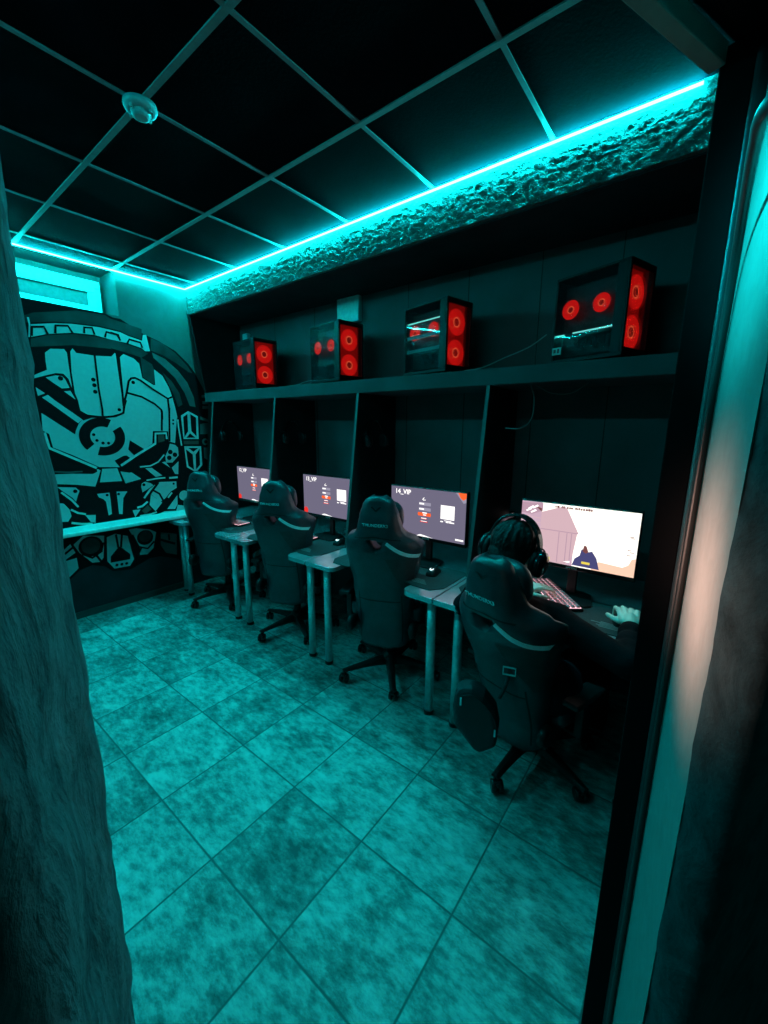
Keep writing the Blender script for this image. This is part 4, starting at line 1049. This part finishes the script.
def hand(b, wr, D, side, up, curls, spread=1.0, S=1.22):
    """wr wrist, D towards the fingers, side towards the thumb, up = back of the hand"""
    D, side, up = D.normalized(), side.normalized(), up.normalized()
    P = lambda x, y, z: wr + (D*x + side*y + up*z)*S
    cap(b, P(-.01, 0, 0), P(.03, 0, .004), .027, .026)
    for y, L_ in ((.028, .082), (.010, .086), (-.009, .082), (-.026, .074)): cap(b, P(.012, y*.7, .002), P(L_, y, .006), .015, .0125)
    for i, (y, L_, base) in enumerate(((.031, (.040, .024, .020), .084), (.010, (.044, .028, .021), .088), (-.011, (.041, .026, .020), .084), (-.030, (.033, .020, .018), .076))):
        p = P(base, y, .006); ang = 0; c = curls[i]
        dirv = (D + side*(y*2.2*spread)).normalized()
        for j, l in enumerate(L_):
            ang += c[j]
            q = p + (dirv*math.cos(ang) - up*math.sin(ang))*l*S
            r = (.0092, .0083, .0076)[j] * (.9 if i == 3 else 1); cap(b, p, q, r*1.04, r, 12); p = q
    p = P(.022, .026, -.006)
    for (dx, dy, dz, r) in ((.030, .026, -.004, .012), (.030, .012, -.006, .0105), (.022, .004, -.008, .009)):
        q = p + D*dx + side*dy + up*dz; cap(b, p, q, r*1.06, r, 12); p = q
hand(bm_, wrR+Vector((.014, .003, .004)), Vector((1, .26, .12)), Vector((-.2, 1, -.1)), Vector((-.12, 0, 1)), [(.35, .75, .5), (.35, .8, .55), (.45, .9, .6), (.55, .9, .6)])
hand(bm_, wrL+Vector((.008, -.008, .006)), Vector((.75, -.62, .10)), Vector((-.62, -.75, 0)), Vector((0, 0, 1)), [(.35, .5, .3), (.3, .5, .35), (.35, .55, .4), (.4, .6, .4)])
fused('body', bm_, M_skin, .0042, person, 3)
# clothes
b = BM(); torso(b, .016); arms(b, .013, .60)
cap(b, neck-Vector((.05, 0, .035)), neck+Vector((-.035, 0, .0)), .078, .070)        # collar / hood at the neck
for s, e in ((shR, elR), (shL, elL)): cap(b, s, s+(e-s)*.3, .072, .062)
for t_ in (.25, .5, .8):
    for s, e in ((elR, wrR), (elL, wrL)):
        q = s+(e-s)*t_; d = (e-s).normalized(); cap(b, q-d*.008, q+d*.008, .056-.012*t_, .056-.012*t_)
fused('jacket', b, M_cloth, .008, person, 5)
b = BM(); legs(b, .012); cap(b, hipL, hipR, .13, .13); fused('trousers', b, M_jean, .009, person, 5)
for a in (anL, anR):
    b = BM(); cap(b, a+Vector((-.035, 0, -.045)), a+Vector((.17, 0, -.050)), .044, .040); cap(b, a, a+Vector((0, 0, -.03)), .050, .05)
    for v in b.verts: v.co.z = max(v.co.z, .001)
    fused('shoe', b, M_black, .007, person, 3)
# hair: a cap over the skull with combed locks
b = BM()
ell(b, (-.010, 0, .032), .101, .085, .094, HM); ell(b, (-.040, 0, -.020), .068, .074, .070, HM); ell(b, (.030, 0, .085), .062, .060, .036, HM)
random.seed(11)
for k in range(110):
    a = random.uniform(-PI, PI); u = random.uniform(.05, 1.0)
    th = u*1.75
    def hp(t, rr=1.0):
        return Vector((-.010 + .103*rr*math.sin(t)*math.cos(a), .087*rr*math.sin(t)*math.sin(a), .032 + .096*rr*math.cos(t)))
    if hp(th).x > .072 and hp(th).z < .05: continue
    cap(b, HM @ hp(th), HM @ hp(min(th+.32, 2.1), 1.005), .0038, .0022, 8)
hair = fused('hair', b, M_hair, .0040, person, 1)
hs = headset(tuple(HC), None, 'black headset worn by the seated person')
hs.matrix_world = HM @ Matrix.Translation((-.005, 0, -.004)) @ Matrix.Rotation(math.radians(-8), 4, 'Y') @ Matrix.Scale(1.10, 4)

lt = bpy.data.lights.new('reveal_fill_warm', 'AREA'); lt.shape = 'DISK'; lt.size = .16; lt.energy = .85; lt.color = (1, .56, .44); lt.spread = math.radians(23)  # unseen light added to give the pinkish patch on the door reveal
lo = bpy.data.objects.new('reveal_fill_warm', lt); C.objects.link(lo); lo.location = (-.76, -1.10, 1.36)
lo.rotation_euler = (Vector((-.17, -1.90, 1.34)) - lo.location).to_track_quat('-Z', 'Y').to_euler()

l2 = bpy.data.lights.new('reveal_fill_cyan', 'AREA'); l2.shape = 'DISK'; l2.size = .10; l2.energy = 1.9; l2.color = (.003, .93, 1); l2.spread = math.radians(27)  # second unseen light, added to brighten the top of the reveal in cyan
lo2 = bpy.data.objects.new('reveal_fill_cyan', l2); C.objects.link(lo2); lo2.location = (-.86, -1.18, 2.14)
lo2.rotation_euler = (Vector((-.23, -1.90, 1.88)) - lo2.location).to_track_quat('-Z', 'Y').to_euler()
# ------------------------------------------------------------------ camera, world, view
cam = bpy.data.cameras.new('camera'); co = bpy.data.objects.new('camera', cam); C.objects.link(co)
cam.sensor_fit = 'HORIZONTAL'; cam.sensor_width = 36; cam.lens = 407.38/768*36; cam.clip_start = .02
yaw, pitch, roll = .911, .2068, .0054
fwd = Vector((math.sin(yaw)*math.cos(pitch), math.cos(yaw)*math.cos(pitch), -math.sin(pitch)))
right = Vector((math.cos(yaw), -math.sin(yaw), 0)); up = right.cross(fwd)
r = right*math.cos(roll) + up*math.sin(roll); u = -right*math.sin(roll) + up*math.cos(roll)
co.matrix_world = Matrix(((r.x, u.x, -fwd.x, -.884), (r.y, u.y, -fwd.y, -1.884), (r.z, u.z, -fwd.z, 1.56), (0, 0, 0, 1)))
bpy.context.scene.camera = co
w = bpy.data.worlds.new('world'); bpy.context.scene.world = w; w.use_nodes = True
w.node_tree.nodes['Background'].inputs[0].default_value = (.004, .5, .5, 1); w.node_tree.nodes['Background'].inputs[1].default_value = .09
vs = bpy.context.scene.view_settings; vs.view_transform = 'Standard'; vs.look = 'None'; vs.exposure = 0; vs.gamma = 1
try: vs.use_curve_mapping = False
except Exception: pass
